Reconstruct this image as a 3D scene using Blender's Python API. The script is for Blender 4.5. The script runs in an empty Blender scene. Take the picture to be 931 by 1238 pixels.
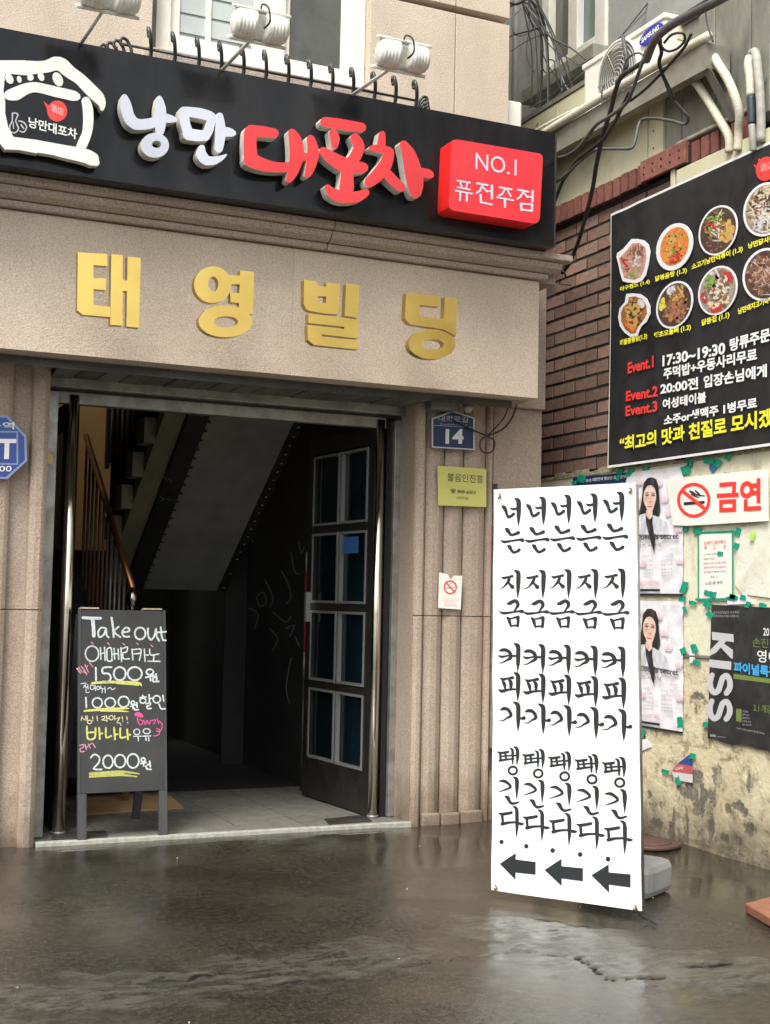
import bpy, math, random
import numpy as np
from mathutils import Vector, geometry
rnd = random.Random(7)
# ------------------------------------------------------------------ camera, world, sun, exposure
sc = bpy.context.scene
COL = sc.collection
F, CX, CY = 1610.0, 465.5, 619.0
def _nz(v): return v/np.linalg.norm(v)
_a = _nz(np.array([(4000-CX)/F, (797-CY)/F, 1.0])); _b = _nz(np.array([(-266-CX)/F, (710-CY)/F, 1.0]))
_m, _d = _nz(_a+_b), _nz(_a-_b)
_vx, _vy = _nz(_m+_d), _nz(_m-_d)
_dn = np.cross(_vx, -_vy); _dn = _dn if _dn[1] > 0 else -_dn
RC = np.stack([_vx, _vy, -_dn], 1)                 # camera (x right, y down, z forward) = RC @ world
CAM = np.array([-3.58667, -5.51286, 1.02])
cam = bpy.data.objects.new("camera", bpy.data.cameras.new("camera")); COL.objects.link(cam)
_r, _u, _f = RC.T@np.array([1., 0, 0]), RC.T@np.array([0, -1., 0]), RC.T@np.array([0, 0, 1.])
from mathutils import Matrix
M4 = Matrix(((_r[0], _u[0], -_f[0], CAM[0]), (_r[1], _u[1], -_f[1], CAM[1]), (_r[2], _u[2], -_f[2], CAM[2]), (0, 0, 0, 1)))
cam.matrix_world = M4
cam.data.sensor_fit = 'HORIZONTAL'; cam.data.sensor_width = 36.0; cam.data.lens = F/931*36
cam.data.clip_start = 0.05; cam.data.clip_end = 500
sc.camera = cam
SUN_EL, SUN_AZ = math.radians(55), math.radians(226)
w = bpy.data.worlds.new("World"); sc.world = w; w.use_nodes = True
nt = w.node_tree; bg = nt.nodes['Background']
sky = nt.nodes.new('ShaderNodeTexSky'); sky.sky_type = 'NISHITA'; sky.sun_disc = False
sky.sun_elevation = SUN_EL; sky.sun_rotation = SUN_AZ; sky.dust_density = 4.0; sky.air_density = 1.2
hs = nt.nodes.new('ShaderNodeHueSaturation'); hs.inputs['Saturation'].default_value = 0.22
nt.links.new(sky.outputs[0], hs.inputs['Color']); nt.links.new(hs.outputs[0], bg.inputs['Color'])
bg.inputs['Strength'].default_value = 0.12
sl = bpy.data.lights.new("sun", 'SUN'); sl.energy = 1.4; sl.angle = math.radians(24); sl.color = (1.0, 0.95, 0.87)
sun = bpy.data.objects.new("sun", sl); COL.objects.link(sun)
sd = Vector((math.sin(SUN_AZ)*math.cos(SUN_EL), math.cos(SUN_AZ)*math.cos(SUN_EL), math.sin(SUN_EL)))
sun.rotation_euler = sd.to_track_quat('Z', 'Y').to_euler(); sun.location = (-3, -6, 8)
sc.view_settings.view_transform = 'Standard'; sc.view_settings.look = 'None'
sc.view_settings.exposure = 1.22; sc.view_settings.gamma = 1.0

# ------------------------------------------------------------------ measuring helpers (photo point -> point on a real plane)
def ray(px, py): return RC.T@np.array([(px-CX)/F, (py-CY)/F, 1.0])
def onY(px, py, y=0.0): r = ray(px, py); return CAM+r*((y-CAM[1])/r[1])
def onX(px, py, x=0.0): r = ray(px, py); return CAM+r*((x-CAM[0])/r[0])
def onZ(px, py, z=0.0): r = ray(px, py); return CAM+r*((z-CAM[2])/r[2])
class Plane:
    def __init__(s, o, u, v, n):
        s.o, s.u, s.v, s.n = [np.array(q, float) for q in (o, u, v, n)]
    def px(s, x, y, d=0.0):
        r = ray(x, y); o = s.o+s.n*d; t = np.dot(o-CAM, s.n)/np.dot(r, s.n); q = CAM+r*t-o
        return (float(np.dot(q, s.u)), float(np.dot(q, s.v)))
    def to3(s, a, b, d=0.0): return tuple(s.o+s.u*a+s.v*b+s.n*d)
def front(y): return Plane((0, y, 0), (1, 0, 0), (0, 0, 1), (0, -1, 0))
def side(x): return Plane((x, 0, 0), (0, -1, 0), (0, 0, 1), (-1, 0, 0))

# ------------------------------------------------------------------ materials
MATS = {}
def mat(name, c, rough=0.7, metal=0.0, c2=None, scale=20.0, detail=4.0, bump=0.0, bscale=None, rvar=0.0, c3=None, s3=3.0, m3=0.45,
        rand=0.0, ior=None, coat=0.0, stretch=None, mix=(0.38, 0.62), spec=None):
    if name in MATS: return MATS[name]
    m = bpy.data.materials.new(name); m.use_nodes = True; n = m.node_tree.nodes; l = m.node_tree.links
    p = n['Principled BSDF']; c = tuple(c)+(1,)
    p.inputs['Base Color'].default_value = c; p.inputs['Roughness'].default_value = rough; p.inputs['Metallic'].default_value = metal
    if ior: p.inputs['IOR'].default_value = ior
    if spec is not None: p.inputs['Specular IOR Level'].default_value = spec
    if coat: p.inputs['Coat Weight'].default_value = coat; p.inputs['Coat Roughness'].default_value = 0.06
    tc = n.new('ShaderNodeTexCoord'); co = tc.outputs['Object']
    if stretch:
        mp = n.new('ShaderNodeMapping'); mp.inputs['Scale'].default_value = stretch; l.new(co, mp.inputs[0]); co = mp.outputs[0]
    cur = None
    def noise(sc_, det=4.0):
        t = n.new('ShaderNodeTexNoise'); t.inputs['Scale'].default_value = sc_; t.inputs['Detail'].default_value = det
        t.inputs['Roughness'].default_value = 0.65; l.new(co, t.inputs['Vector']); return t
    def ramp(src, lo, hi):
        r = n.new('ShaderNodeMapRange'); r.inputs[1].default_value = lo; r.inputs[2].default_value = hi; l.new(src, r.inputs[0]); return r.outputs[0]
    if c2:
        t = noise(scale, detail); mx = n.new('ShaderNodeMix'); mx.data_type = 'RGBA'
        l.new(ramp(t.outputs['Fac'], *mix), mx.inputs[0]); mx.inputs[6].default_value = c; mx.inputs[7].default_value = tuple(c2)+(1,)
        cur = mx.outputs[2]
    if c3:
        t = noise(s3, 5); mx = n.new('ShaderNodeMix'); mx.data_type = 'RGBA'
        l.new(ramp(t.outputs['Fac'], m3, m3+0.2), mx.inputs[0])
        if cur: l.new(cur, mx.inputs[6])
        else: mx.inputs[6].default_value = c
        mx.inputs[7].default_value = tuple(c3)+(1,); cur = mx.outputs[2]
    if rand:
        oi = n.new('ShaderNodeObjectInfo'); h = n.new('ShaderNodeHueSaturation')
        h.inputs['Color'].default_value = c
        if cur: l.new(cur, h.inputs['Color'])
        r = n.new('ShaderNodeMapRange'); l.new(oi.outputs['Random'], r.inputs[0]); r.inputs[3].default_value = 1-rand; r.inputs[4].default_value = 1+rand
        l.new(r.outputs[0], h.inputs['Value']); cur = h.outputs[0]
    if cur: l.new(cur, p.inputs['Base Color'])
    if rvar:
        t = noise(6.0, 4); r = n.new('ShaderNodeMapRange'); r.inputs[1].default_value = .35; r.inputs[2].default_value = .65
        r.inputs[3].default_value = max(0.02, rough-rvar); r.inputs[4].default_value = min(1, rough+rvar)
        l.new(t.outputs['Fac'], r.inputs[0]); l.new(r.outputs[0], p.inputs['Roughness'])
    if bump:
        t = noise(bscale or scale, 5); b = n.new('ShaderNodeBump'); b.inputs['Strength'].default_value = bump; b.inputs['Distance'].default_value = 0.01
        l.new(t.outputs['Fac'], b.inputs['Height']); l.new(b.outputs[0], p.inputs['Normal'])
    MATS[name] = m; return m
def granite(name, base, dark, light, dirt=0.0, fine=260.0):
    """speckled bush-hammered granite with broad staining"""
    m = mat(name, base, rough=0.62, c2=dark, scale=fine, detail=2, mix=(0.42, 0.66), c3=None, bump=0.55, bscale=fine*0.8)
    n = m.node_tree.nodes; l = m.node_tree.links; p = n['Principled BSDF']
    src = p.inputs['Base Color'].links[0].from_socket
    tc = n.new('ShaderNodeTexCoord')
    v = n.new('ShaderNodeTexVoronoi'); v.inputs['Scale'].default_value = fine*0.55; l.new(tc.outputs['Object'], v.inputs['Vector'])
    r = n.new('ShaderNodeMapRange'); r.inputs[1].default_value = 0.10; r.inputs[2].default_value = 0.26; r.inputs[3].default_value = 0.6; r.inputs[4].default_value = 0
    l.new(v.outputs['Distance'], r.inputs[0])
    mx = n.new('ShaderNodeMix'); mx.data_type = 'RGBA'; l.new(r.outputs[0], mx.inputs[0]); l.new(src, mx.inputs[6]); mx.inputs[7].default_value = tuple(light)+(1,)
    t = n.new('ShaderNodeTexNoise'); t.inputs['Scale'].default_value = 2.3; t.inputs['Detail'].default_value = 6; t.inputs['Roughness'].default_value = .62
    mp = n.new('ShaderNodeMapping'); mp.inputs['Scale'].default_value = (1, 1, 0.45); l.new(tc.outputs['Object'], mp.inputs[0]); l.new(mp.outputs[0], t.inputs['Vector'])
    r2 = n.new('ShaderNodeMapRange'); r2.inputs[1].default_value = .42; r2.inputs[2].default_value = .75; r2.inputs[3].default_value = 0; r2.inputs[4].default_value = 0.45+dirt
    l.new(t.outputs['Fac'], r2.inputs[0])
    m2 = n.new('ShaderNodeMix'); m2.data_type = 'RGBA'; m2.blend_type = 'MULTIPLY'; l.new(r2.outputs[0], m2.inputs[0]); l.new(mx.outputs[2], m2.inputs[6]); m2.inputs[7].default_value = (.55, .5, .45, 1)
    last = m2.outputs[2]
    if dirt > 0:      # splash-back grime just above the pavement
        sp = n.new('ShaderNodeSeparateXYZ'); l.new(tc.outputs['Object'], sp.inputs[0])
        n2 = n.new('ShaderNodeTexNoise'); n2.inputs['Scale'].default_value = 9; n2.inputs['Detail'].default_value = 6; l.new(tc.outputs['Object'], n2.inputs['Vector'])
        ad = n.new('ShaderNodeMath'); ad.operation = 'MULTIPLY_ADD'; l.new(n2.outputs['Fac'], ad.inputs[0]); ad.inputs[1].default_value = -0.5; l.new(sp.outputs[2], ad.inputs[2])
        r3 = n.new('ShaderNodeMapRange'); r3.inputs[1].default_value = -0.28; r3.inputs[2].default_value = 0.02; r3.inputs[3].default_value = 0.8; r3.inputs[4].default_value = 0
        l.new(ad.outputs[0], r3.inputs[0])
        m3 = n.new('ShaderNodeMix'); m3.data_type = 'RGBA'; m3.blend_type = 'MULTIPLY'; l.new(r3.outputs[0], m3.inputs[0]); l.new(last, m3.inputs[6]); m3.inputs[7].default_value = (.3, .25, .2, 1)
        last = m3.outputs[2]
    l.new(last, p.inputs['Base Color']); return m

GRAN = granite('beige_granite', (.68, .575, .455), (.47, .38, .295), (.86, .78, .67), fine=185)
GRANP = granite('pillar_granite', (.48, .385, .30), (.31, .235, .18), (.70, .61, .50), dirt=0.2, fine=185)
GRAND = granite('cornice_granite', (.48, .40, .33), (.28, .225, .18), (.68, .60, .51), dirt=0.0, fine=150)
M_SOFF = mat('weathered_soffit_boards', (.15, .14, .12), .7, c2=(.09, .085, .075), scale=8, stretch=(1, .2, 1), rand=.3)
M_ALU = mat('dull_aluminium', (.36, .35, .32), .45, .6, c2=(.24, .23, .21), scale=14, rvar=.1)
M_CHROME = mat('stainless_steel', (.72, .68, .60), .16, 1.0, c2=(.55, .5, .42), scale=5, stretch=(1, 1, .15), rvar=.08)
M_DARKMET = mat('black_painted_metal', (.035, .033, .03), .4, .2, c2=(.06, .055, .05), scale=12, rvar=.15)
M_SIGNBLK = mat('glossy_black_panel', (.008, .009, .011), .13, c2=(.020, .020, .021), scale=3.5, rvar=.07, stretch=(1, 1, .35), ior=1.5, spec=.28)
M_WLET = mat('letter_front_white', (.60, .63, .72), .35, c2=(.54, .57, .65), scale=6)
M_WSIDE = mat('letter_side_white', (.72, .71, .64), .5, c2=(.5, .48, .42), scale=10)
M_RED = mat('letter_front_red', (.80, .045, .05), .35, c2=(.70, .05, .055), scale=6)
M_REDBOX = mat('red_acrylic', (.80, .035, .05), .3, c2=(.72, .05, .06), scale=4)
M_REDSIDE = mat('red_acrylic_side', (.85, .02, .02), .35)
M_LOGO = mat('logo_white', (.74, .76, .70), .4, c2=(.68, .70, .64), scale=9)
M_GOLD = mat('brushed_brass', (.84, .62, .17), .34, 0.88, c2=(.76, .54, .14), scale=2.5, rvar=.06)
M_GOLDS = mat('brass_edge', (.55, .38, .12), .35, .85, c2=(.42, .29, .1), scale=20)
M_BOARD = mat('white_banner_vinyl', (.80, .815, .80), .45, c2=(.78, .795, .77), scale=5, c3=(.66, .66, .62), s3=4.2, m3=.64)
M_INK = mat('black_ink', (.022, .025, .027), .6, spec=.25)
M_PRINTBLK = mat('banner_black_print', (.018, .019, .02), .38, c2=(.03, .03, .032), scale=6, rvar=.1, spec=.3)
M_WHITE = mat('white_print', (.82, .82, .80), .5)
M_YEL = mat('yellow_print', (.85, .80, .04), .5)
M_REDP = mat('red_print', (.78, .05, .04), .5)
M_PINKP = mat('pink_print', (.85, .42, .42), .55)
M_GREYP = mat('grey_print', (.42, .42, .44), .55)
M_BLUEP = mat('sky_blue_print', (.06, .42, .80), .5)
M_OLIVE = mat('olive_print', (.17, .24, .06), .5)
M_GREEN = mat('green_tape', (.0, .26, .15), .5, c2=(.01, .34, .2), scale=30)
M_PAPER = mat('crumpled_poster_paper', (.82, .81, .84), .55, c2=(.74, .73, .77), scale=9, bump=.3, bscale=14)
M_PAPERW = mat('laminated_paper', (.84, .83, .77), .35, c2=(.78, .77, .70), scale=5)
M_CHALK = mat('chalk_white', (.62, .68, .68), .9, c2=(.30, .33, .34), scale=160, detail=2, mix=(.45, .7))
M_CHALKY = mat('chalk_yellow', (.60, .62, .15), .9, c2=(.30, .32, .08), scale=160, detail=2, mix=(.45, .7))
M_CHALKP = mat('chalk_pink', (.70, .30, .40), .9, c2=(.34, .16, .2), scale=160, detail=2, mix=(.45, .7))
M_CHALKM = mat('chalk_magenta', (.75, .10, .32), .9, c2=(.4, .06, .18), scale=160, detail=2, mix=(.45, .7))
M_SLATE = mat('blackboard_slate', (.034, .035, .036), .75, c2=(.045, .045, .047), scale=7, c3=(.056, .057, .058), s3=12, m3=.6)
M_BFRAME = mat('charcoal_painted_wood', (.045, .046, .05), .6, c2=(.06, .06, .065), scale=30, stretch=(1, 1, .1))
M_WOODCH = mat('chipped_bare_wood', (.5, .4, .3), .8, c2=(.35, .27, .2), scale=60)
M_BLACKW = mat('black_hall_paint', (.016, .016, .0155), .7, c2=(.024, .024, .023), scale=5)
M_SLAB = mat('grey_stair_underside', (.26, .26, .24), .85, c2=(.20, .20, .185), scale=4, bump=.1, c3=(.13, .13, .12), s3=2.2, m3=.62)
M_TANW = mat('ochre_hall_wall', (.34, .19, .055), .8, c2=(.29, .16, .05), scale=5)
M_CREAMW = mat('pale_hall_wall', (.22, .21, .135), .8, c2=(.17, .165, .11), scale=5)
M_BROWN = mat('brown_hall_trim', (.20, .125, .065), .6, c2=(.16, .10, .06), scale=14)
M_BRASS = mat('copper_handrail', (.62, .30, .12), .28, .9, c2=(.5, .22, .09), scale=9)
M_TILE = mat('grey_floor_tile', (.20, .195, .17), .45, c2=(.14, .135, .12), scale=60, rand=.12, rvar=.15, c3=(.10, .095, .085), s3=6, m3=.55)
M_GROUT = mat('dark_grout', (.08, .08, .075), .8)
M_SILLST = mat('pale_threshold_stone', (.42, .42, .36), .6, c2=(.30, .30, .26), scale=40)
M_CARD = mat('brown_cardboard', (.40, .26, .13), .85, c2=(.33, .21, .1), scale=10)
M_CREAM = mat('cream_painted_frame', (.80, .79, .70), .5, c2=(.74, .72, .62), scale=14, c3=(.52, .48, .4), s3=7, m3=.66)
M_CREAMP = mat('cream_sheet_metal', (.60, .58, .40), .45, c2=(.53, .51, .35), scale=6, c3=(.36, .34, .24), s3=2.6, m3=.62)
M_GREYP2 = mat('stained_grey_sheet', (.26, .26, .21), .5, c2=(.17, .17, .14), scale=5, c3=(.10, .10, .085), s3=4, m3=.5, stretch=(1, 1, .4))
M_GREYB = mat('grey_render_wall', (.34, .34, .325), .85, c2=(.28, .28, .265), scale=3, c3=(.20, .20, .19), s3=1.6, m3=.56, bump=.15, bscale=60)
M_PWHITE = mat('white_ac_casing', (.78, .78, .70), .4, c2=(.70, .69, .6), scale=5, c3=(.5, .48, .38), s3=9, m3=.68)
M_PIPEW = mat('cream_pipe_wrap', (.66, .63, .50), .6, c2=(.55, .52, .4), scale=40, stretch=(1, 1, 3), bump=.3, bscale=70)
M_PIPEG = mat('grey_pipe_wrap', (.40, .39, .34), .6, c2=(.3, .29, .25), scale=30, bump=.3)
M_CABLE = mat('black_cable', (.014, .015, .016), .5, c2=(.025, .026, .027), scale=10)
M_CABLEG = mat('grey_cable', (.085, .09, .092), .5, c2=(.05, .052, .053), scale=10)
M_GALV = mat('dirty_galvanised_beam', (.30, .30, .24), .5, .3, c2=(.22, .21, .17), scale=7, c3=(.12, .11, .09), s3=5, m3=.6)
M_BRICK = mat('red_brick', (.30, .165, .115), .85, c2=(.22, .135, .105), scale=24, c3=(.19, .155, .13), s3=7, m3=.5, rand=.28, bump=.6, bscale=60)
M_BRICKR = mat('red_edge_brick', (.24, .085, .06), .8, c2=(.16, .06, .05), scale=24, rand=.25, bump=.5, bscale=60)
M_MORTAR = mat('dark_mortar', (.022, .021, .018), .95, c2=(.035, .033, .03), scale=30, bump=.6)
M_NAVY = mat('navy_enamel', (.012, .03, .085), .35, c2=(.014, .033, .09), scale=5)
M_BLUES = mat('blue_octagon_enamel', (.03, .07, .28), .3, c2=(.035, .08, .3), scale=4)
M_BLUEL = mat('pale_blue_line', (.25, .32, .52), .4)
M_YELP = mat('yellow_notice_paper', (.56, .54, .15), .6, c2=(.50, .48, .14), scale=6)
M_GREYPL = mat('grey_plastic', (.30, .31, .32), .5, c2=(.24, .25, .26), scale=8)
M_RUST = mat('rusty_iron_cover', (.10, .05, .038), .55, c2=(.07, .04, .034), scale=20, bump=.4)
M_BRICKT = mat('orange_paving_brick', (.26, .11, .06), .7, c2=(.20, .085, .05), scale=30)
M_GLASSD = mat('dark_window_glass', (.012, .014, .015), .06, ior=1.5)
M_BLIND = mat('pale_slatted_blind', (.50, .54, .52), .5, c2=(.42, .46, .45), scale=4)
M_TEAL = mat('teal_painted_board', (.10, .45, .56), .5, c2=(.08, .38, .48), scale=8)
M_SKIN = mat('printed_skin', (.80, .58, .49), .5, c2=(.62, .40, .33), scale=26, mix=(.42, .62))
M_HAIR = mat('printed_black', (.02, .02, .022), .5, c2=(.09, .085, .08), scale=45, stretch=(1, 1, .25), mix=(.52, .7))
M_JACK = mat('printed_pale_jacket', (.72, .72, .76), .5, c2=(.50, .50, .55), scale=22, stretch=(1, 1, .5), mix=(.42, .62))
M_LIP = mat('printed_lip_red', (.6, .16, .16), .5)
M_FLOOD = mat('cream_floodlight_casing', (.80, .80, .74), .4, c2=(.60, .60, .53), scale=30)
M_IRON = mat('black_iron', (.03, .03, .032), .35, .4, c2=(.07, .07, .075), scale=20)
M_BLUETAG = mat('blue_paper', (.04, .13, .34), .5)
M_OLDTAPE = mat('masking_tape', (.62, .46, .2), .6)
M_LIME = mat('lime_tape', (.45, .75, .12), .5)
M_ORANGE = mat('faded_orange_tape', (.75, .38, .22), .5)

# ------------------------------------------------------------------ geometry helpers
class G:
    def __init__(s): s.v, s.f, s.m, s.sm = [], [], [], []
    def add(s, v, f, mi=0, smooth=False):
        k = len(s.v); s.v += [tuple(map(float, q)) for q in v]
        for q in f: s.f.append(tuple(i+k for i in q)); s.m.append(mi); s.sm.append(smooth)
        return s
    def box(s, x0, x1, y0, y1, z0, z1, mi=0):
        v = [(x, y, z) for z in (z0, z1) for y in (y0, y1) for x in (x0, x1)]
        return s.add(v, [(0, 2, 3, 1), (4, 5, 7, 6), (0, 1, 5, 4), (2, 6, 7, 3), (0, 4, 6, 2), (1, 3, 7, 5)], mi)
    def obox(s, pl, a0, a1, b0, b1, d0, d1, mi=0):
        v = [pl.to3(a, b, d) for d in (d0, d1) for b in (b0, b1) for a in (a0, a1)]
        return s.add(v, [(0, 2, 3, 1), (4, 5, 7, 6), (0, 1, 5, 4), (2, 6, 7, 3), (0, 4, 6, 2), (1, 3, 7, 5)], mi)
    def tube(s, pts, r, seg=8, mi=0, cap=True, flat=1.0):
        P = [Vector(p) for p in pts]; n = len(P); rr = r if isinstance(r, (list, tuple)) else [r]*n
        t0 = (P[1]-P[0]).normalized(); up = Vector((0, 0, 1)) if abs(t0.z) < .9 else Vector((1, 0, 0))
        nx = t0.cross(up).normalized(); vs = []
        for i in range(n):
            t = ((P[min(i+1, n-1)]-P[max(i-1, 0)])).normalized()
            nx = (nx-t*nx.dot(t)); nx = nx.normalized() if nx.length > 1e-6 else t.orthogonal().normalized()
            b = t.cross(nx)
            for k in range(seg):
                a = 2*math.pi*k/seg; vs.append(P[i]+(nx*math.cos(a)+b*math.sin(a)*flat)*rr[i])
        fs = [(i*seg+k, i*seg+(k+1) % seg, (i+1)*seg+(k+1) % seg, (i+1)*seg+k) for i in range(n-1) for k in range(seg)]
        if cap: fs += [tuple(range(seg))[::-1], tuple((n-1)*seg+k for k in range(seg))]
        return s.add(vs, fs, mi, True)
    def cyl(s, c, r, h, seg=24, mi=0, axis=(0, 0, 1)):
        c = Vector(c); a = Vector(axis).normalized(); return s.tube([c, c+a*h], r, seg, mi)
    def prism(s, poly, z0, z1, mi=0):       # poly in x,y
        n = len(poly); v = [(x, y, z0) for x, y in poly]+[(x, y, z1) for x, y in poly]
        return s.add(v, [tuple(range(n))[::-1], tuple(range(n, 2*n))]+[(i, (i+1) % n, n+(i+1) % n, n+i) for i in range(n)], mi)
    def profx(s, prof, x0, x1, mi=0):       # prof in y,z swept along x
        n = len(prof); v = [(x0, y, z) for y, z in prof]+[(x1, y, z) for y, z in prof]
        return s.add(v, [tuple(range(n)), tuple(range(n, 2*n))[::-1]]+[(i, n+i, n+(i+1) % n, (i+1) % n) for i in range(n)], mi)
def smoothpts(pts, k=6):
    P = [np.array(p, float) for p in pts]; out = []
    for i in range(len(P)-1):
        p0, p1, p2, p3 = P[max(i-1, 0)], P[i], P[i+1], P[min(i+2, len(P)-1)]
        for j in range(k):
            t = j/k; out.append(.5*((2*p1)+(-p0+p2)*t+(2*p0-5*p1+4*p2-p3)*t*t+(-p0+3*p1-3*p2+p3)*t**3))
    out.append(P[-1]); return out
def mesh_from(name, g, mats, origin=(0, 0, 0)):
    me = bpy.data.meshes.new(name); o = origin
    me.from_pydata([(x-o[0], y-o[1], z-o[2]) for x, y, z in g.v], [], g.f)
    for m in mats: me.materials.append(m)
    me.polygons.foreach_set('material_index', g.m); me.polygons.foreach_set('use_smooth', g.sm)
    me.update(); return me
def props(o, label=None, cat=None, group=None, kind=None):
    for k, v in (('label', label), ('category', cat), ('group', group), ('kind', kind)):
        if v: o[k] = v
class Thing:
    """a top-level Empty at a thing's base; its parts are written in world coordinates"""
    def __init__(s, name, label, cat, loc, group=None, kind=None):
        s.o = bpy.data.objects.new(name, None); COL.objects.link(s.o); s.o.location = loc; s.loc = tuple(loc)
        s.o.empty_display_size = .1; props(s.o, label, cat, group, kind)
    def part(s, name, g, m, parent=None, label=None, bev=0.0, kind=None):
        ms = m if isinstance(m, (list, tuple)) else [m]
        o = bpy.data.objects.new(name, mesh_from(name, g, ms, s.loc)); COL.objects.link(o); o.parent = parent or s.o
        props(o, label, kind=kind)
        if bev:
            b = o.modifiers.new('bevel', 'BEVEL'); b.width = bev; b.segments = 2; b.limit_method = 'ANGLE'
        return o
def solo(name, g, m, label=None, cat=None, group=None, kind=None, loc=None, bev=0.0):
    loc = loc if loc is not None else ((0, 0, 0) if kind == 'structure' else tuple(np.mean(np.array(g.v), 0)))
    ms = m if isinstance(m, (list, tuple)) else [m]
    o = bpy.data.objects.new(name, mesh_from(name, g, ms, loc)); COL.objects.link(o); o.location = loc
    props(o, label, cat, group, kind)
    if bev:
        b = o.modifiers.new('bevel', 'BEVEL'); b.width = bev; b.segments = 2; b.limit_method = 'ANGLE'
    return o
# ---- flat shapes, strokes, lettering
def disc(x, y, rx, ry=None, n=20, rot=0.0):
    ry = rx if ry is None else ry; c, s_ = math.cos(rot), math.sin(rot)
    return [(x+rx*math.cos(a)*c-ry*math.sin(a)*s_, y+rx*math.cos(a)*s_+ry*math.sin(a)*c) for a in (2*math.pi*i/n for i in range(n))]
def hull2(p, r, q, t, n=10):
    pts = [(p[0]+r*math.cos(2*math.pi*i/n), p[1]+r*math.sin(2*math.pi*i/n)) for i in range(n)]
    pts += [(q[0]+t*math.cos(2*math.pi*i/n), q[1]+t*math.sin(2*math.pi*i/n)) for i in range(n)]
    idx = geometry.convex_hull_2d([Vector(a) for a in pts]); return [pts[i] for i in idx]
def stroke(pts, w=None, smooth=3):
    """a brush stroke: points (x, y[, width]) -> list of overlapping convex polygons"""
    P = [(p[0], p[1], p[2] if len(p) > 2 else w) for p in pts]
    if len(P) > 2 and smooth > 1: P = [tuple(q) for q in smoothpts(P, smooth)]
    if len(P) == 1: return [disc(P[0][0], P[0][1], P[0][2]/2)]
    return [hull2(a[:2], max(a[2], .5)/2, b[:2], max(b[2], .5)/2) for a, b in zip(P, P[1:])]
def ring(x, y, rx, ry, hx, hy, n=32, x2=None, y2=None):
    x2 = x if x2 is None else x2; y2 = y if y2 is None else y2
    A, B = disc(x, y, rx, ry, n), disc(x2, y2, hx, hy, n)
    return [[A[i], A[(i+1) % n], B[(i+1) % n], B[i]] for i in range(n)]
def tile(polys, sx, ox, oy, sy=None):
    sy = sy or sx; return [[(ox+x/sx, oy+y/sy) for x, y in p] for p in polys]
def union(polys2):
    """union of 2D polygons -> verts, triangles"""
    vs, fs = [], []
    for p in polys2:
        a = sum(p[i][0]*p[(i+1) % len(p)][1]-p[(i+1) % len(p)][0]*p[i][1] for i in range(len(p)))
        if abs(a) < 1e-12: continue
        if a < 0: p = p[::-1]
        fs.append(list(range(len(vs), len(vs)+len(p)))); vs += [Vector(q) for q in p]
    r = geometry.delaunay_2d_cdt(vs, [], fs, 1, 1e-6)
    tr = []
    for f, src in zip(r[2], r[5]):
        if not src: continue
        for i in range(1, len(f)-1): tr.append((f[0], f[i], f[i+1]))
    return [(q[0], q[1]) for q in r[0]], tr
def solid(g, pl, polys2, d1, d0=None, mf=0, ms=1, smooth=False):
    """polygons in plane coordinates -> flat print at depth d1, or a solid from d0 to d1"""
    v, t = union(polys2)
    if not t: return g
    t = [(a, b, c) if (v[b][0]-v[a][0])*(v[c][1]-v[a][1])-(v[c][0]-v[a][0])*(v[b][1]-v[a][1]) > 0 else (a, c, b) for a, b, c in t]
    V = [pl.to3(x, y, d1) for x, y in v]; g.add(V, t, mf)
    if d0 is not None:
        E = {}
        for a, b, c in t:
            for e in ((a, b), (b, c), (c, a)): E[e] = 1
        bd = [e for e in E if (e[1], e[0]) not in E]
        k = len(v); V2 = V+[pl.to3(x, y, d0) for x, y in v]
        g.add(V2, [(b, a, a+k, b+k) for a, b in bd], ms)
        g.add([pl.to3(x, y, d0) for x, y in v], [(c, b, a) for a, b, c in t], ms)
    return g
def mp(pl, polys, d=0.0): return [[pl.px(x, y, d) for x, y in p] for p in polys]
TEXTS = {
    0: ['NO.1', '대학로길', 'Daehak-ro-gil', '불음인진흥', '(야간가능)', '금연구역', '흡연하지마시오', '酒店', "Queen's secret", '퀸즈 시크릿', '(vol.1)', '(vol.2)', '2부 스페셜', '초대가수', '전석초대', '특별무대', 'SPECIAL CONCERT 2015', '예매 문의', '공연 안내', 'LIVE STAGE', '이 지역에 쓰레기를', '버리지 마시오', '에 의거 신고', '바랍니다 협조하여 주십시오', '2015. 3.', '노원1동 동장', '손진숙선생님의 수능특강', '영어 파이널 과정을 시작합니다', '손진숙의', '수강대상', '강의시간', '강의장소', '수강료 안내', '접수 및 문의', '자세한 사항은 홈페이지를 참고하세요', 'www.kiss.com'],
    0.01: ['酒店', '경비구역', '1588-6400', '☎ 808-6003', 'QUEEN CONCERT SERIES', '2015 대한민국 청소년 음악 콘서트', '쓰레기 무단투기', '경', '고', '문', '무단투기자는 폐기물 관리법', '과태료부과', '엄중 조치', '경고', '2015', '영어', '3.1 개강특강'],
    0.022: ['낭만대포차', '아구찜드 (1.4)', '닭볶음탕 (1.3)', '소고기낭만떡볶이 (1.3)', '낭만닭사천탕 (1.5)', '해물짬뽕탕(1.3)', '땡초오돌뼈 (1.2)', '닭똥집 (1.1)', '낭만돼지고기숙주 (1.5)', 'LIVE'],
    0.034: ['ADT', '14', 'SAMSUNG', 'Event.1', 'Event.2', 'Event.3', '17:30~19:30', '탕류주문시', '주먹밥+우동사리무료', '20:00전', '입장손님에게 소주1병', '여성테이블', '소주or생맥주 1병무료', '“최고의 맛과 친절로 모시겠습니다”', '금연', '파이널특강', 'KISS'],
}
_fc = {}
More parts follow.
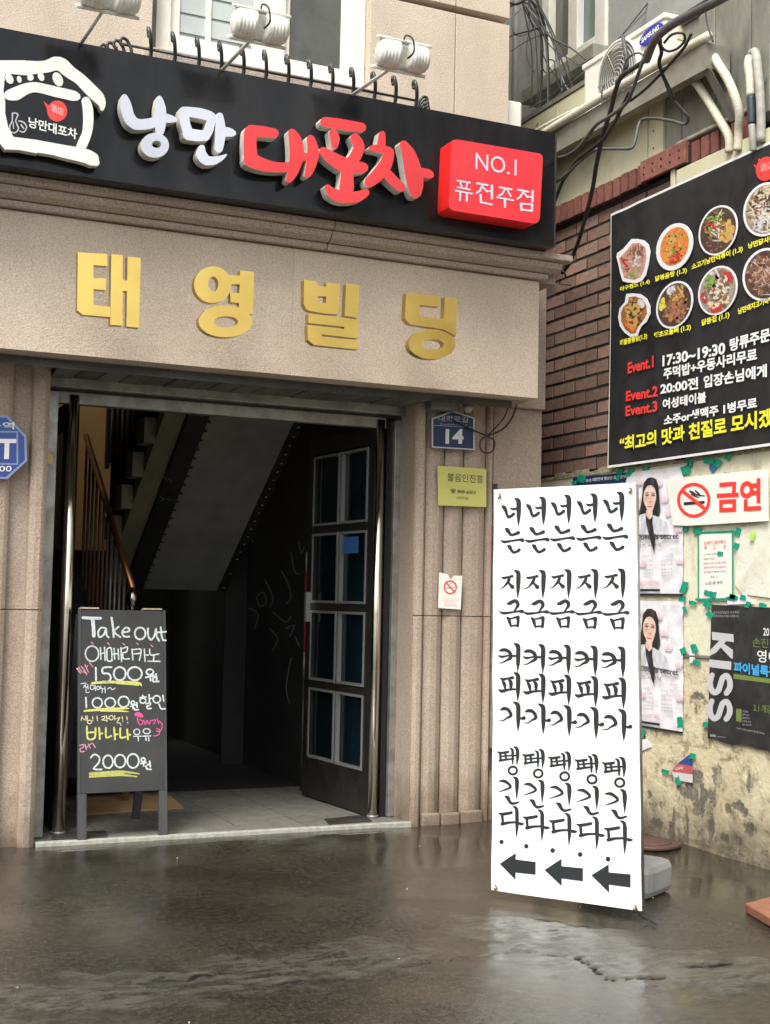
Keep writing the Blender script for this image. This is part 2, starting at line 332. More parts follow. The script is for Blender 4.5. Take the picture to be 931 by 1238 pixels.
def _shape_lines(strings, b):
    """one FONT curve per weight: every string on a line of its own, split apart again by height"""
    cu = bpy.data.curves.new('t', 'FONT'); cu.body = '\n'.join(strings); cu.size = 1.0; cu.offset = b; cu.resolution_u = 3; cu.space_line = 3.0
    ob = bpy.data.objects.new('t', cu); me = ob.to_mesh(); n = len(strings); H = 3.0
    ys = np.array([q.co.y for q in me.vertices]); ln = np.clip(np.round((.3-ys)/H).astype(int), 0, n-1)
    V = [[] for _ in range(n)]; idx = []
    for q, k in zip(me.vertices, ln): idx.append(len(V[k])); V[k].append((q.co.x, q.co.y+H*int(k)))
    Fs = [[] for _ in range(n)]
    for p in me.polygons:
        k = ln[p.vertices[0]]; Fs[k].append(tuple(idx[i] for i in p.vertices))
    ob.to_mesh_clear(); bpy.data.objects.remove(ob); bpy.data.curves.remove(cu)
    for s_, v, f in zip(strings, V, Fs): _fc[(s_, b)] = (v, f)
def glyphs(s, bold=0.0):
    if not _fc:
        for b in TEXTS: _shape_lines(TEXTS[b], b)
    b = min(TEXTS, key=lambda q: abs(q-bold))
    if (s, b) not in _fc: _shape_lines([s], b)
    return _fc[(s, b)]
def text(g, pl, s, L, R, h, d=.002, bold=0.01, mi=0, px=True, d0=None):
    """print s with its baseline from L to R (photo points on plane pl) and glyph height h (photo px at L, or metres)"""
    v, f = glyphs(s, bold)
    if not v: return g
    x0, x1 = min(q[0] for q in v), max(q[0] for q in v); y0, y1 = min(q[1] for q in v), max(q[1] for q in v)
    if px:
        A, B = pl.px(*L, d), pl.px(*R, d); T = pl.px(L[0], L[1]-h, d); H = T[1]-A[1]
    else: A, B, H = L, R, h
    dx, dy = B[0]-A[0], B[1]-A[1]
    V = []
    for x, y in v:
        a = (x-x0)/(x1-x0); b = (y-y0)/(y1-y0)
        V.append(pl.to3(A[0]+dx*a, A[1]+dy*a+H*b, d))
    return g.add(V, f, mi)
# ================================================================== SETTING: ground
def ground():
    def axis(lo, hi, a, b, step):
        x = [lo]; g = []
        v = a
        while v < b: g.append(v); v += step
        out = []; d = step; q = a
        while q > lo: out.append(q); d *= 1.35; q -= d
        out = [lo]+sorted(out)[:-1]; up = []; d = step; q = b
        while q < hi: up.append(q); d *= 1.35; q += d
        return sorted(set(out+g+up+[hi]))
    xs = axis(-90, 90, -3.9, 0.0, .0125); ys = axis(-90, 90, -3.3, -.1, .013)
    cr = [[onZ(*p)[:2] for p in c] for c in (
        [(-60, 1215), (20, 1209), (26, 1216), (60, 1219), (100, 1214)], [(82, 1217), (95, 1224), (110, 1225)], [(136, 1187), (165, 1191), (200, 1185), (228, 1184), (240, 1177), (255, 1177)], [(300, 1188), (330, 1192)],
        [(430, 1178), (520, 1166), (600, 1154), (640, 1151), (700, 1160), (735, 1184), (800, 1182)],
        [(820, 1170), (880, 1165), (905, 1160)], [(764, 1103), (790, 1116)], [(300, 1190), (380, 1184), (430, 1178)])]
    bands = [[onZ(*p)[:2] for p in c] for c in ([(-100, 1216), (80, 1205), (220, 1190), (330, 1172), (460, 1152)], [(600, 1120), (680, 1135), (800, 1178), (930, 1175)], [(700, 1160), (860, 1168)])]
    X, Y = np.meshgrid(np.array(xs), np.array(ys)); sh = X.shape
    def dist(line):
        d = np.full(sh, 9.0)
        for a, b in zip(line, line[1:]):
            a, b = np.array(a), np.array(b); ab = b-a; t = np.clip(((X-a[0])*ab[0]+(Y-a[1])*ab[1])/np.dot(ab, ab), 0, 1)
            d = np.minimum(d, np.hypot(X-a[0]-t*ab[0], Y-a[1]-t*ab[1]))
        return d
    wob = .03*np.sin(X*17+np.sin(Y*23)*2)+.02*np.sin(X*41+Y*13)+.012*np.sin(X*97+3*np.sin(Y*71))
    Z = .004*np.sin(X*3.1+1)*np.cos(Y*2.7)+.0022*np.sin(X*9+Y*6)+.0012*np.sin(X*21-Y*17)
    near = (X > -4.5) & (X < .4) & (Y > -4) & (Y < .4); Z = np.where(near, Z, 0)
    crk = np.zeros(sh); jag = .006*np.sin(X*53+2*np.sin(Y*67))+.004*np.sin(X*131+Y*90); brk = np.clip(.75+.5*np.sin(X*11+3*np.sin(X*5.3)), .25, 1)
    for k_, c in enumerate(cr): crk = np.maximum(crk, np.clip((1.05-np.abs(dist(c)+jag)/(.012 if k_ in (3, 4) else .021))*brk, 0, 1))
    bnd = np.zeros(sh)
    for c in bands: bnd = np.maximum(bnd, np.clip(1-(dist(c)+wob*1.6-.10)/.09, 0, 1))
    Z = Z-.011*crk+.003*bnd+.0018*bnd*np.sin(X*60+4*np.sin(Y*31))*np.cos(Y*83+3*np.sin(X*27))
    Z = np.where(Y > -.12, np.minimum(Z, -.001), Z)
    nx, ny = len(xs), len(ys)
    me = bpy.data.meshes.new('street_ground')
    v = np.stack([X.ravel(), Y.ravel(), Z.ravel()], 1)
    i = (np.arange(ny-1)[:, None]*nx+np.arange(nx-1)[None, :]).ravel(); f = np.stack([i, i+1, i+nx+1, i+nx], 1)
    me.vertices.add(len(v)); me.vertices.foreach_set('co', v.ravel())
    me.loops.add(f.size); me.loops.foreach_set('vertex_index', f.ravel())
    me.polygons.add(len(f)); me.polygons.foreach_set('loop_start', np.arange(0, f.size, 4)); me.polygons.foreach_set('loop_total', np.full(len(f), 4))
    me.polygons.foreach_set('use_smooth', np.ones(len(f), bool)); me.update(calc_edges=True)
    for nm, arr in (('crack', crk), ('patch', bnd)):
        at = me.attributes.new(nm, 'FLOAT', 'POINT'); at.data.foreach_set('value', arr.ravel().astype(np.float32))
    m = bpy.data.materials.new('wet_street'); m.use_nodes = True; n = m.node_tree.nodes; l = m.node_tree.links; p = n['Principled BSDF']
    tc = n.new('ShaderNodeTexCoord')
    def noise(s, det=6, r=.62, dist_=0.0, st_=None):
        t = n.new('ShaderNodeTexNoise'); t.inputs['Scale'].default_value = s; t.inputs['Detail'].default_value = det; t.inputs['Roughness'].default_value = r
        t.inputs['Distortion'].default_value = dist_; l.new(tc.outputs['Object'], t.inputs['Vector'])
        if st_:
            m_ = n.new('ShaderNodeMapping'); m_.inputs['Scale'].default_value = st_; m_.inputs['Rotation'].default_value = (0, 0, -.25); l.new(tc.outputs['Object'], m_.inputs[0]); l.new(m_.outputs[0], t.inputs['Vector'])
        return t.outputs['Fac']
    def rng(src, a, b, c=0., d=1.):
        t = n.new('ShaderNodeMapRange'); l.new(src, t.inputs[0])
        for k, q in enumerate((a, b, c, d)): t.inputs[k+1].default_value = q
        return t.outputs[0]
    def mix(f_, a, b, bl='MIX'):
        t = n.new('ShaderNodeMix'); t.data_type = 'RGBA'; t.blend_type = bl
        for k, q in ((0, f_), (6, a), (7, b)):
            if isinstance(q, (tuple, float)): t.inputs[k].default_value = q
            else: l.new(q, t.inputs[k])
        return t.outputs[2]
    base = mix(rng(noise(2.1), .38, .62), (.012, .0115, .0085, 1), (.026, .024, .0175, 1))
    base = mix(rng(noise(55, 4), .44, .68), base, (.056, .051, .038, 1))
    base = mix(rng(noise(2.7, 7, .7), .50, .66, 0, .6), base, (.060, .047, .030, 1))
    base = mix(rng(noise(190, 2), .56, .70, 0, .7), base, (.115, .10, .075, 1))
    base = mix(rng(noise(.9, 5, .5), .48, .68, 0, .6), base, (.018, .0175, .016, 1))
    a1 = n.new('ShaderNodeAttribute'); a1.attribute_name = 'patch'; a2 = n.new('ShaderNodeAttribute'); a2.attribute_name = 'crack'
    pn = n.new('ShaderNodeMath'); pn.operation = 'MULTIPLY'; l.new(a1.outputs['Fac'], pn.inputs[0]); l.new(rng(noise(9, 9, .72, .6, (1, 2.6, 1)), .42, .56), pn.inputs[1])
    base = mix(rng(pn.outputs[0], 0, 1, 0, .85), base, (.082, .079, .066, 1))
    base = mix(rng(a2.outputs['Fac'], .2, .6), base, (.012, .011, .01, 1))
    l.new(base, p.inputs['Base Color'])
    wet = rng(noise(1.3, 5, .55, .4), .36, .58)
    fine = rng(noise(34, 4), .35, .65, -.06, .10)
    rr = n.new('ShaderNodeMath'); rr.operation = 'ADD'; l.new(rng(wet, 0, 1, .03, .19), rr.inputs[0]); l.new(fine, rr.inputs[1])
    r2_ = n.new('ShaderNodeMath'); r2_.operation = 'ADD'; l.new(rr.outputs[0], r2_.inputs[0]); l.new(rng(a2.outputs['Fac'], .2, .6, 0, .8), r2_.inputs[1]); l.new(r2_.outputs[0], p.inputs['Roughness'])
    l.new(rng(a2.outputs['Fac'], .3, .8, .5, .05), p.inputs['Specular IOR Level'])
    b = n.new('ShaderNodeBump'); b.inputs['Distance'].default_value = .004
    bs = rng(wet, 0, 1, .02, .4); l.new(bs, b.inputs['Strength']); l.new(noise(150, 5, .7), b.inputs['Height'])
    b2 = n.new('ShaderNodeBump'); b2.inputs['Distance'].default_value = .02; b2.inputs['Strength'].default_value = .09; l.new(noise(5, 4), b2.inputs['Height']); l.new(b.outputs[0], b2.inputs['Normal'])
    l.new(b2.outputs[0], p.inputs['Normal']); me.materials.append(m)
    o = bpy.data.objects.new('street_ground', me); COL.objects.link(o); o['kind'] = 'structure'
ground()

# ================================================================== GRANITE BUILDING
XR = -0.24; XF = -0.452; XL = -7.0; YF = -0.28; ZF0, ZF1 = 1.955, 2.50
J0, J1 = -2.596, -0.93
gb = Thing('granite_building', 'beige granite building with a recessed glass-door entrance and gilt letters on its fascia', 'building', (-2.6, 0, 0))
zj = float(onY(30, 737)[2])
def ribbed(xs, z0, z1, mt):
    """slab whose face is a row of shallow rounded flutes; xs: (x0, x1, depth of the band)"""
    P = []
    for x0, x1, d in xs:
        w_ = x1-x0
        if d < .02:
            e = min(.022, w_*.22)
            P += [(x0+.001, d+.040), (x0+.005, d+.015), (x0+e, d+.004), (x0+w_*.35, d-.003), (x0+w_*.65, d-.003), (x1-e, d+.004), (x1-.005, d+.015), (x1-.001, d+.040)]
        else: P += [(x0+.001, d), (x1-.001, d)]
    P = [P[0]]+P[1:]; P = [(x, min(y, .30)) for x, y in P]
    return G().prism([(P[0][0], .34)]+P+[(P[-1][0], .34)], z0, z1)
lb = [(-3.9, -3.42, 0), (-3.42, -3.35, .045), (-3.35, -2.99, 0), (-2.99, -2.92, .045), (-2.92, -2.745, 0), (-2.745, -2.672, .045), (-2.672, J0, 0)]
rb = [(J1, -.869, 0), (-.869, -.769, .012), (-.769, -.667, .014), (-.667, -.548, .016), (-.548, -.505, .019), (-.505, XR, .034)]
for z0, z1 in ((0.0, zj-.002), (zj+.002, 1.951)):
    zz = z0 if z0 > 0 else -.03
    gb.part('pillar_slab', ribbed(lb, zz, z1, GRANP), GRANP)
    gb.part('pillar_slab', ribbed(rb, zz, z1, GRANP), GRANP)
# low plinth lumps where the ribs die out
g = G()
for a, b, d in rb[1:4]: g.box(a+.003, b-.004, -.0005, .03, -.02, .045+.01*rnd.random())
gb.part('plinth', g, GRANP, bev=.008)
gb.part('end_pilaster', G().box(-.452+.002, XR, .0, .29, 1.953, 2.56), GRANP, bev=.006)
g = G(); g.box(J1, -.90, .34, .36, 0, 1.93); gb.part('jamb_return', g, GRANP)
# fascia slabs
js = [XL, -5.2, -4.0, -2.83, float(onY(330, 300, YF)[0])-.40, float(onY(330, 300, YF)[0])+.2, XF]
js = [XL, -5.3, -4.1, -2.9, -1.66, XF]
for a, b in zip(js, js[1:]):
    gb.part('fascia_slab', G().box(a+.0004, b-.0004, YF, YF+.10, ZF0, ZF1-.002), GRAN, bev=.0006)
gb.part('fascia_underside', G().box(XL, XF, YF+.101, -.003, ZF0-.004, ZF0+.05), GRANP)
# cornice: three stepped mouldings
cp = lambda y, z: (y, z)
prof1 = [(YF+.02, 2.503), (YF-.028, 2.503), (YF-.034, 2.512), (YF-.034, 2.528), (YF+.02, 2.528)]
prof2 = [(YF+.02, 2.531), (YF-.045, 2.531), (YF-.075, 2.545), (YF-.085, 2.562), (YF-.085, 2.572), (YF+.02, 2.572)]
prof3 = [(YF+.02, 2.575), (YF-.100, 2.575), (YF-.115, 2.580), (YF-.115, 2.606), (YF+.02, 2.606)]
cj = [XL, -4.6, -2.95, -1.52, XF]
for a, b in zip(cj, cj[1:]):
    e = .0 if b < XF else 1
    for k, pr in enumerate((prof1, prof2, prof3)):
        gb.part('cornice_stone', G().profx(pr, a+.002, b-.002+e*(.03, .075, .11)[k]), GRAND, bev=.002)
gb.part('canopy_deck', G().box(XL, XF+.1, YF+.021, .0, 2.5, 2.600), GRAND)
# upper wall: slabs round the window
W0, W1 = float(onY(190, 20)[0]), float(onY(446, 85)[0]); WZ = float(onY(300, 72)[2])-.03
top = 6.2
def slab(x0, x1, z0, z1): gb.part('wall_slab', G().box(x0+.002, x1-.002, 0, .12, z0+.002, z1-.002), GRAN, bev=.003)
vx = float(onY(551, 40)[0]); zg = float(onY(580, 17)[2])
WZ2 = WZ+1.35
for x0, x1 in ((XL, -5.6), (-5.6, -4.4), (-4.4, -3.3), (-3.3, W0)):
    slab(x0, x1, 2.6, 3.62); slab(x0, x1, 3.62, WZ2); slab(x0, x1, WZ2, top)
slab(W0, -1.7, 2.6, WZ); slab(-1.7, W1, 2.6, WZ); slab(W0, W1, WZ2, top)
slab(W1, vx, 2.6, zg-.02); slab(vx, -.468, 2.6, zg-.02); slab(W1, vx, zg+.01, top); slab(vx, -.468, zg+.01, top)
gb.part('backing_wall', G().box(XL, W0, .121, .2, 2.6, top).box(W1, -.47, .121, .2, 2.6, top).box(W0, W1, .121, .2, 2.6, WZ).box(W0, W1, .121, .2, WZ2, top), M_MORTAR)
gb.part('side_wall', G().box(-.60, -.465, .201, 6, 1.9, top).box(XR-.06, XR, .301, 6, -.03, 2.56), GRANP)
gb.part('back_volume', G().box(XL, -.61, 4.6, 4.8, 0, top).box(XL, -.61, .201, 1.4, top-.1, top).box(XL, -.61, 3.9, 4.59, top-.1, top).box(-3.9, -3.8, .35, 4.59, 0, 2.6).box(XL, -3.91, 0.0, .1, -.03, 1.95), M_BLACKW)  # roof left open over the stairwell, an invented opening that lets daylight down
# window
fr = gb.part('window', G().box(W0, W0+.075, .05, .12, WZ, WZ2).box(W1-.075, W1, .05, .12, WZ, WZ2).box(W0+.0755, W1-.0755, .05, .12, WZ, WZ+.07).box(W0+.0755, W1-.0755, .05, .12, WZ2-.07, WZ2), M_CREAM, bev=.004)
mx0, mx1 = float(onY(327, 30)[0]), float(onY(345, 40)[0])
gb.part('mullion', G().box(mx0-.02, mx1+.02, .055, .11, WZ+.0705, WZ2-.0705), M_CREAM, fr, bev=.003)
gb.part('sash', G().box(W0+.076, W0+.12, .07, .10, WZ+.0705, WZ2-.0705).box(mx0-.06, mx0-.021, .07, .10, WZ+.0705, WZ2-.0705).box(W0+.121, mx0-.061, .07, .10, WZ+.0705, WZ+.11)
        .box(mx1+.021, mx1+.05, .08, .10, WZ+.0705, WZ2-.0705).box(W1-.11, W1-.0755, .08, .10, WZ+.0705, WZ2-.0705).box(mx1+.051, W1-.111, .08, .10, WZ+.0705, WZ+.105), M_CREAM, fr, bev=.003)
gb.part('pane', G().box(W0+.12, mx0-.06, .084, .087, WZ+.11, WZ2-.07), mat('reflecting_pane', (.30, .34, .33), .12, c2=(.24, .28, .27), scale=2), fr)
xb = float(onY(258, 20)[0]); gb.part('glazing_bar', G().box(xb-.012, xb+.012, .072, .088, WZ+.1105, WZ2-.0705), M_CREAM, fr)
for k in range(13):
    z = WZ+.13+k*.09; gb.part('blind_slat', G().box(W0+.122, mx0-.062, .079, .0825, z, z+.078), M_BLIND, fr)
gb.part('pane', G().box(mx1+.05, W1-.11, .088, .091, WZ+.10, WZ2-.07), mat('insect_screen', (.10, .105, .09), .5, c2=(.06, .065, .06), scale=3, c3=(.2, .2, .18), s3=5, m3=.6), fr)
gb.part('window_sill', G().box(W0-.05, W1+.05, -.04, .0, WZ-.06, WZ-.012), GRAND, bev=.004)
gb.part('window_groove', G().box(W0-.022, W0-.004, -.006, .002, WZ-.01, WZ2), M_DARKMET)
# side box on the corner
solo('junction_box', G().box(-.459, -.37, .04, .20, 3.15, float(onY(620, 121, .04)[2])), M_PWHITE, 'cream plastic box on the corner behind the right end of the black sign', 'junction box', bev=.012)

# soffit boards
nb = 17; x = -2.592; wd = (J1+.0 - x)/nb
for k in range(nb):
    z = 1.925+rnd.uniform(-.003, .003)
    gb.part('soffit_board', G().box(x+k*wd+.004, x+(k+1)*wd-.004, -.175, .118, z, z+.014), M_SOFF, bev=.002)
gb.part('soffit_backing', G().box(-2.592, J1, -.17, .34, 1.941, 1.95), M_BLACKW)
gb.part('soffit_lip', G().box(-2.9, J1+.4, -.178, -.176+.0, 1.915, 1.952), M_DARKMET)
# header bars
gb.part('door_header', G().box(-2.592, J1, .12, .165, float(onY(200, 478, .12)[2]), float(onY(200, 463, .12)[2])), M_ALU, bev=.004)
gb.part('transom', G().box(-2.56, -1.0, .185, .235, float(onY(200, 497, .185)[2]), float(onY(200, 482, .185)[2])), M_ALU, bev=.004)
gb.part('header_gap', G().box(-2.592, J1, .17, .18, float(onY(200, 483, .17)[2]), 1.935), M_BLACKW)
# jamb frame on the right, frame strip on the left
xa, xb_, xc, xd = [float(onY(p, 700, .17)[0]) for p in (457, 466.5, 474, 482)]
gb.part('door_jamb', G().box(xc, xd, .165, .22, 0.015, 1.866), M_ALU, bev=.002)
gb.part('jamb_glass', G().box(xb_, xc-.001, .19, .2, 0.015, 1.866), M_GLASSD)
gb.part('door_jamb', G().box(J0+.001, J0+.05, .12, .17, 0.015, 1.866), M_ALU, bev=.002)
gb.part('threshold', G().box(J0+.002, J1+.01, -.004, .03, -.02, .016), M_SILLST, bev=.003)
# right stone return between pillar front edge and the door jamb
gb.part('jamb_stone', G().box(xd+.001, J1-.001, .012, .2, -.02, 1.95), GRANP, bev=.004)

# ------------------------------------------------------------------ hall inside
zt = .012
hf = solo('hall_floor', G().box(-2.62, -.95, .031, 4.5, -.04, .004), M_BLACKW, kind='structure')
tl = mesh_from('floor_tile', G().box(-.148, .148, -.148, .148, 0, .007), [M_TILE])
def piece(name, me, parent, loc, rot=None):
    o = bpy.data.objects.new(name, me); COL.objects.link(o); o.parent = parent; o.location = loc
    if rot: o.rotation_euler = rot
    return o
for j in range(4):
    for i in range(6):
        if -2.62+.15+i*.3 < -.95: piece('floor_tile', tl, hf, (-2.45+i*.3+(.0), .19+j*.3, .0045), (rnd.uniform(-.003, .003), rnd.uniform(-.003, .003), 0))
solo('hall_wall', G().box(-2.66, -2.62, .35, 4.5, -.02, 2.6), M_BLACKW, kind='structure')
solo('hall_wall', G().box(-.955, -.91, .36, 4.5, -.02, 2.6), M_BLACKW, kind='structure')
solo('hall_ceiling', G().box(-3.8, -.91, .2, 2.3, 2.595, 2.6).box(-1.55, -.91, 2.301, 4.5, 2.595, 2.6).box(-3.8, -1.551, 3.3, 4.5, 2.595, 2.6), M_BLACKW, kind='structure')  # gap left over the landing, shaped so sky light reaches the ochre wall
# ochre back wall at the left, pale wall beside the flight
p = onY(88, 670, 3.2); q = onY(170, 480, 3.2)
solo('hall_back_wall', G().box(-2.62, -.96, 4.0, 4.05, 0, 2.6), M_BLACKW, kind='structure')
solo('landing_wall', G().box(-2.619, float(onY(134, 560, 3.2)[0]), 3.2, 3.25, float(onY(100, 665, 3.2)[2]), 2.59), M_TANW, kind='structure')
# the staircase: returning flight overhead (underside visible), handrail flight at the left
st = Thing('staircase', 'dark painted staircase seen from below through the doorway, with a copper handrail', 'staircase', (-2.1, 1.6, 0))
a0 = onY(172, 712, 2.2); a1 = onY(262, 712, 2.2); xl, xr = float(a0[0]), float(a1[0]); z0 = float(a0[2])
tq = onX(258, 490, xl); yt, ztp = float(tq[1]), float(tq[2])
dy, dz = yt-2.2, ztp-z0
def flight(x0, x1, off0, off1, y0=2.2, k=1.12):
    # sloping slab between two heights above the soffit line
    return G().add([(x0, y0, z0+off0), (x1, y0, z0+off0), (x1, y0+dy*k, z0+dz*k+off0), (x0, y0+dy*k, z0+dz*k+off0),
                    (x0, y0, z0+off1), (x1, y0, z0+off1), (x1, y0+dy*k, z0+dz*k+off1), (x0, y0+dy*k, z0+dz*k+off1)],
                   [(0, 3, 2, 1), (4, 5, 6, 7), (0, 1, 5, 4), (2, 3, 7, 6), (0, 4, 7, 3), (1, 2, 6, 5)])
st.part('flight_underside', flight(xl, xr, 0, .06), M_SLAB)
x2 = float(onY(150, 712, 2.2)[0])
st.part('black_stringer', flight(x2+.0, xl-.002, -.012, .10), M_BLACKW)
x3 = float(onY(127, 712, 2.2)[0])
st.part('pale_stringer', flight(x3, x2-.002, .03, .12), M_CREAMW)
# toothed edge of the stringer and pale nosing marks on the far edge
g = G(); n_ = 22; g2 = G()
for i in range(n_):
    t = (i+.5)/n_; y = 2.2+dy*t; z = z0+dz*t
    g.box(xl-.004, xl+.012, y-.012, y+.014, z-.0145, z-.004)
    if i % 2 == 0 or i > 3: g2.box(xr+.030, xr+.037, y-.016, y+.016, z-.008, z-.002)
st.part('stringer_teeth', g, M_BLACKW); st.part('nosing_marks', g2, mat('scuffed_paint', (.40, .38, .36), .7))
g = G()
for i in range(5):
    t_ = .22+.17*i; g.box(x3-.06, x3-.001, 2.2+dy*t_-.08, 2.2+dy*t_+.08, z0+dz*t_+.07, z0+dz*t_+.20)
st.part('stepped_edge', g, M_CREAMW)
st.part('edge_beam', flight(xr+.001, xr+.06, -.001, .1), M_BLACKW)
# handrail flight
YN = 1.0; xn = float(onY(160, 712, YN)[0]); A = np.array([xn, YN, float(onY(160, 712, YN)[2])]); B = onX(104, 527, xn)
g = G().tube([A, B], .018, 8); st.part('handrail', g, M_BRASS)
st.part('newel', G().tube([(xn, YN, .012), (xn, YN, A[2]-.09)], .018, 10).tube([(xn, YN, A[2]-.09), (xn, YN, A[2]-.05), (xn, YN, A[2]-.02), (xn, YN, A[2]+.012)], [.018, .03, .024, .006], 12), M_CHROME)
rise = (B[2]-A[2])/(B[1]-A[1])
for k in range(12):
    y = YN+(B[1]-YN)*(k+.7)/12.0; zt_ = A[2]+(y-YN)*rise; b = max(.013, zt_-.80)
    st.part('baluster', G().tube([(xn, y, b), (xn, y, zt_-.01)], .008, 6), M_ALU if k < 5 else M_BROWN)
    st.part('step', G().box(xn-.55, xn+.02, y-.05, y+.05, max(0.012, b-.17), b-.005 if b > .04 else .02), M_BLACKW)
# upper landing balustrade (brown, behind the rail)
for k in range(5):
    xx = float(onY(136+k*6.2, 520, 2.6)[0]); st.part('upper_baluster', G().tube([(xx, 2.6, float(onY(136, (560, 548, 566, 545, 520)[k], 2.6)[2])), (xx, 2.6, 2.5)], .011, 6), M_BROWN)
st.part('landing_edge', G().box(float(onY(130, 500, 2.62)[0]), float(onY(134.5, 500, 2.62)[0]), 2.62, 2.66, float(onY(130, 566, 2.62)[2]), 2.55), M_BLACKW)
# chalk scribbles on the black hall wall
g = G(); pl = side(-.9575); polys = []
for c in ([(361, 655), (364, 668), (368, 662)], [(352, 668), (356, 690), (362, 694)], [(340, 690), (348, 705), (352, 722), (346, 730)], [(320, 700), (330, 722), (326, 735)], [(300, 735), (312, 742), (308, 760)],
          [(298, 640), (306, 655)], [(330, 740), (345, 752), (352, 745)], [(310, 722), (318, 716), (322, 728), (314, 733), (310, 722)], [(352, 795), (346, 830), (350, 850)], [(357, 770), (362, 782)],
          [(345, 760), (356, 756), (350, 770)], [(326, 760), (336, 772), (330, 786)]):
    polys += stroke([(x, y, 1.3) for x, y in c])
solid(g, pl, mp(pl, polys), 0); polys = []
sn_ = _nz(np.array([0, dy, dz])); pl = Plane((xl, 2.2, z0-.016), (1, 0, 0), sn_, np.cross((1, 0, 0), sn_))
for c in ([(184, 573), (190, 571), (187, 577), (192, 580), (186, 581)], [(198, 576), (202, 581)], [(204, 579), (207, 582)], [(193, 600), (198, 603), (195, 606)], [(202, 603), (206, 605)]): polys += stroke([(x, y, .9) for x, y in c])
solid(g, pl, mp(pl, polys), 0)
solo('chalk_wall_drawing', G().box(xr+.09, -.956, 2.305, 2.33, 0, 2.55), M_BLACKW, kind='structure')
solo('chalk_doodles', g, mat('faded_chalk', (.22, .21, .20), .9), 'faded chalk squiggles drawn on the black wall inside the doorway', 'chalk drawing')
# ------------------------------------------------------------------ doors
def dbox(g, hx, hy, dx, dy_, s0, s1, z0_, z1_, t0, t1, mi=0):
    # box along direction (dx,dy) from hinge; thickness along the normal
    nx_, ny_ = -dy_, dx
    v = [(hx+dx*s+nx_*t, hy+dy_*s+ny_*t, z) for z in (z0_, z1_) for t in (t0, t1) for s in (s0, s1)]
    return g.add(v, [(0, 2, 3, 1), (4, 5, 7, 6), (0, 1, 5, 4), (2, 6, 7, 3), (0, 4, 6, 2), (1, 3, 7, 5)], mi)
M_DFRAME = mat('dark_olive_door_frame', (.013, .0125, .0105), .4, c2=(.02, .019, .016), scale=12, rvar=.1)
M_BEAD = mat('silver_glazing_bead', (.42, .43, .41), .3, .6)
glass = bpy.data.materials.new('dim_door_glass'); glass.use_nodes = True
_n = glass.node_tree.nodes; _l = glass.node_tree.links; _p = _n['Principled BSDF']; _p.inputs['Base Color'].default_value = (.01, .014, .018, 1); _p.inputs['Roughness'].default_value = .05
_t = _n.new('ShaderNodeBsdfTransparent'); _t.inputs[0].default_value = (.55, .65, .70, 1); _x = _n.new('ShaderNodeMixShader'); _x.inputs[0].default_value = .42
_l.new(_t.outputs[0], _x.inputs[1]); _l.new(_p.outputs[0], _x.inputs[2]); _l.new(_x.outputs[0], _n['Material Output'].inputs[0])
hx, hy = -1.03, .20; fx, fy = float(onZ(369, 960, .02)[0]), float(onZ(369, 960, .02)[1])
L_ = math.hypot(fx-hx, fy-hy); ddx, ddy = (fx-hx)/L_, (fy-hy)/L_
rd = Thing('glass_door', 'dark framed glass door with eight silver-beaded panes, standing open at the right', 'door', (hx, hy, 0))
g = G(); rows = [(.225, .56), (.615, .95), (1.005, 1.34), (1.395, 1.735)]; cols = [(.075, L_/2-.018), (L_/2+.018, L_-.065)]
zT = 1.84
rd.part('door_frame', dbox(dbox(dbox(dbox(dbox(G(), hx, hy, ddx, ddy, 0, .075, .02, zT, -.02, .02), hx, hy, ddx, ddy, L_-.07, L_, .02, zT, -.02, .02), hx, hy, ddx, ddy, .0755, L_-.0705, .02, .225, -.019, .019),
        hx, hy, ddx, ddy, .0755, L_-.0705, 1.755, zT, -.019, .019), hx, hy, ddx, ddy, L_/2-.012, L_/2+.012, .2255, 1.7545, -.018, .018), M_DFRAME)
g = G()
for (a, b), (c, d) in zip(rows, rows[1:]): dbox(g, hx, hy, ddx, ddy, .0757, L_/2-.0125, b+.01, c-.01, -.0185, .0185); dbox(g, hx, hy, ddx, ddy, L_/2+.0125, L_-.0707, b+.01, c-.01, -.0185, .0185)
rd.part('door_rail', g, M_DFRAME)
for z_a, z_b in rows:
    for s_a, s_b in cols:
        pn = rd.part('pane', dbox(G(), hx, hy, ddx, ddy, s_a, s_b, z_a, z_b, -.003, .003), glass)
        bd = G()
        for q in ((s_a-.008, s_a+.004, z_a-.008, z_b+.008), (s_b-.004, s_b+.008, z_a-.008, z_b+.008)): dbox(bd, hx, hy, ddx, ddy, q[0], q[1], q[2], q[3], .0035, .024)
        for q in ((s_a+.0045, s_b-.0045, z_a-.008, z_a+.004), (s_a+.0045, s_b-.0045, z_b-.004, z_b+.008)): dbox(bd, hx, hy, ddx, ddy, q[0], q[1], q[2], q[3], .0035, .024)
        rd.part('glazing_bead', bd, M_BEAD, pn)
g = G(); dbox(g, hx, hy, ddx, ddy, L_-.05, L_-.03, .9, 1.05, .0205, .045); rd.part('door_handle', g, M_BEAD)
g = G(); dbox(g, hx, hy, ddx, ddy, .14, .30, 1.24, 1.32, .0255, .0262); rd.part('door_notice', g, M_BLUETAG)
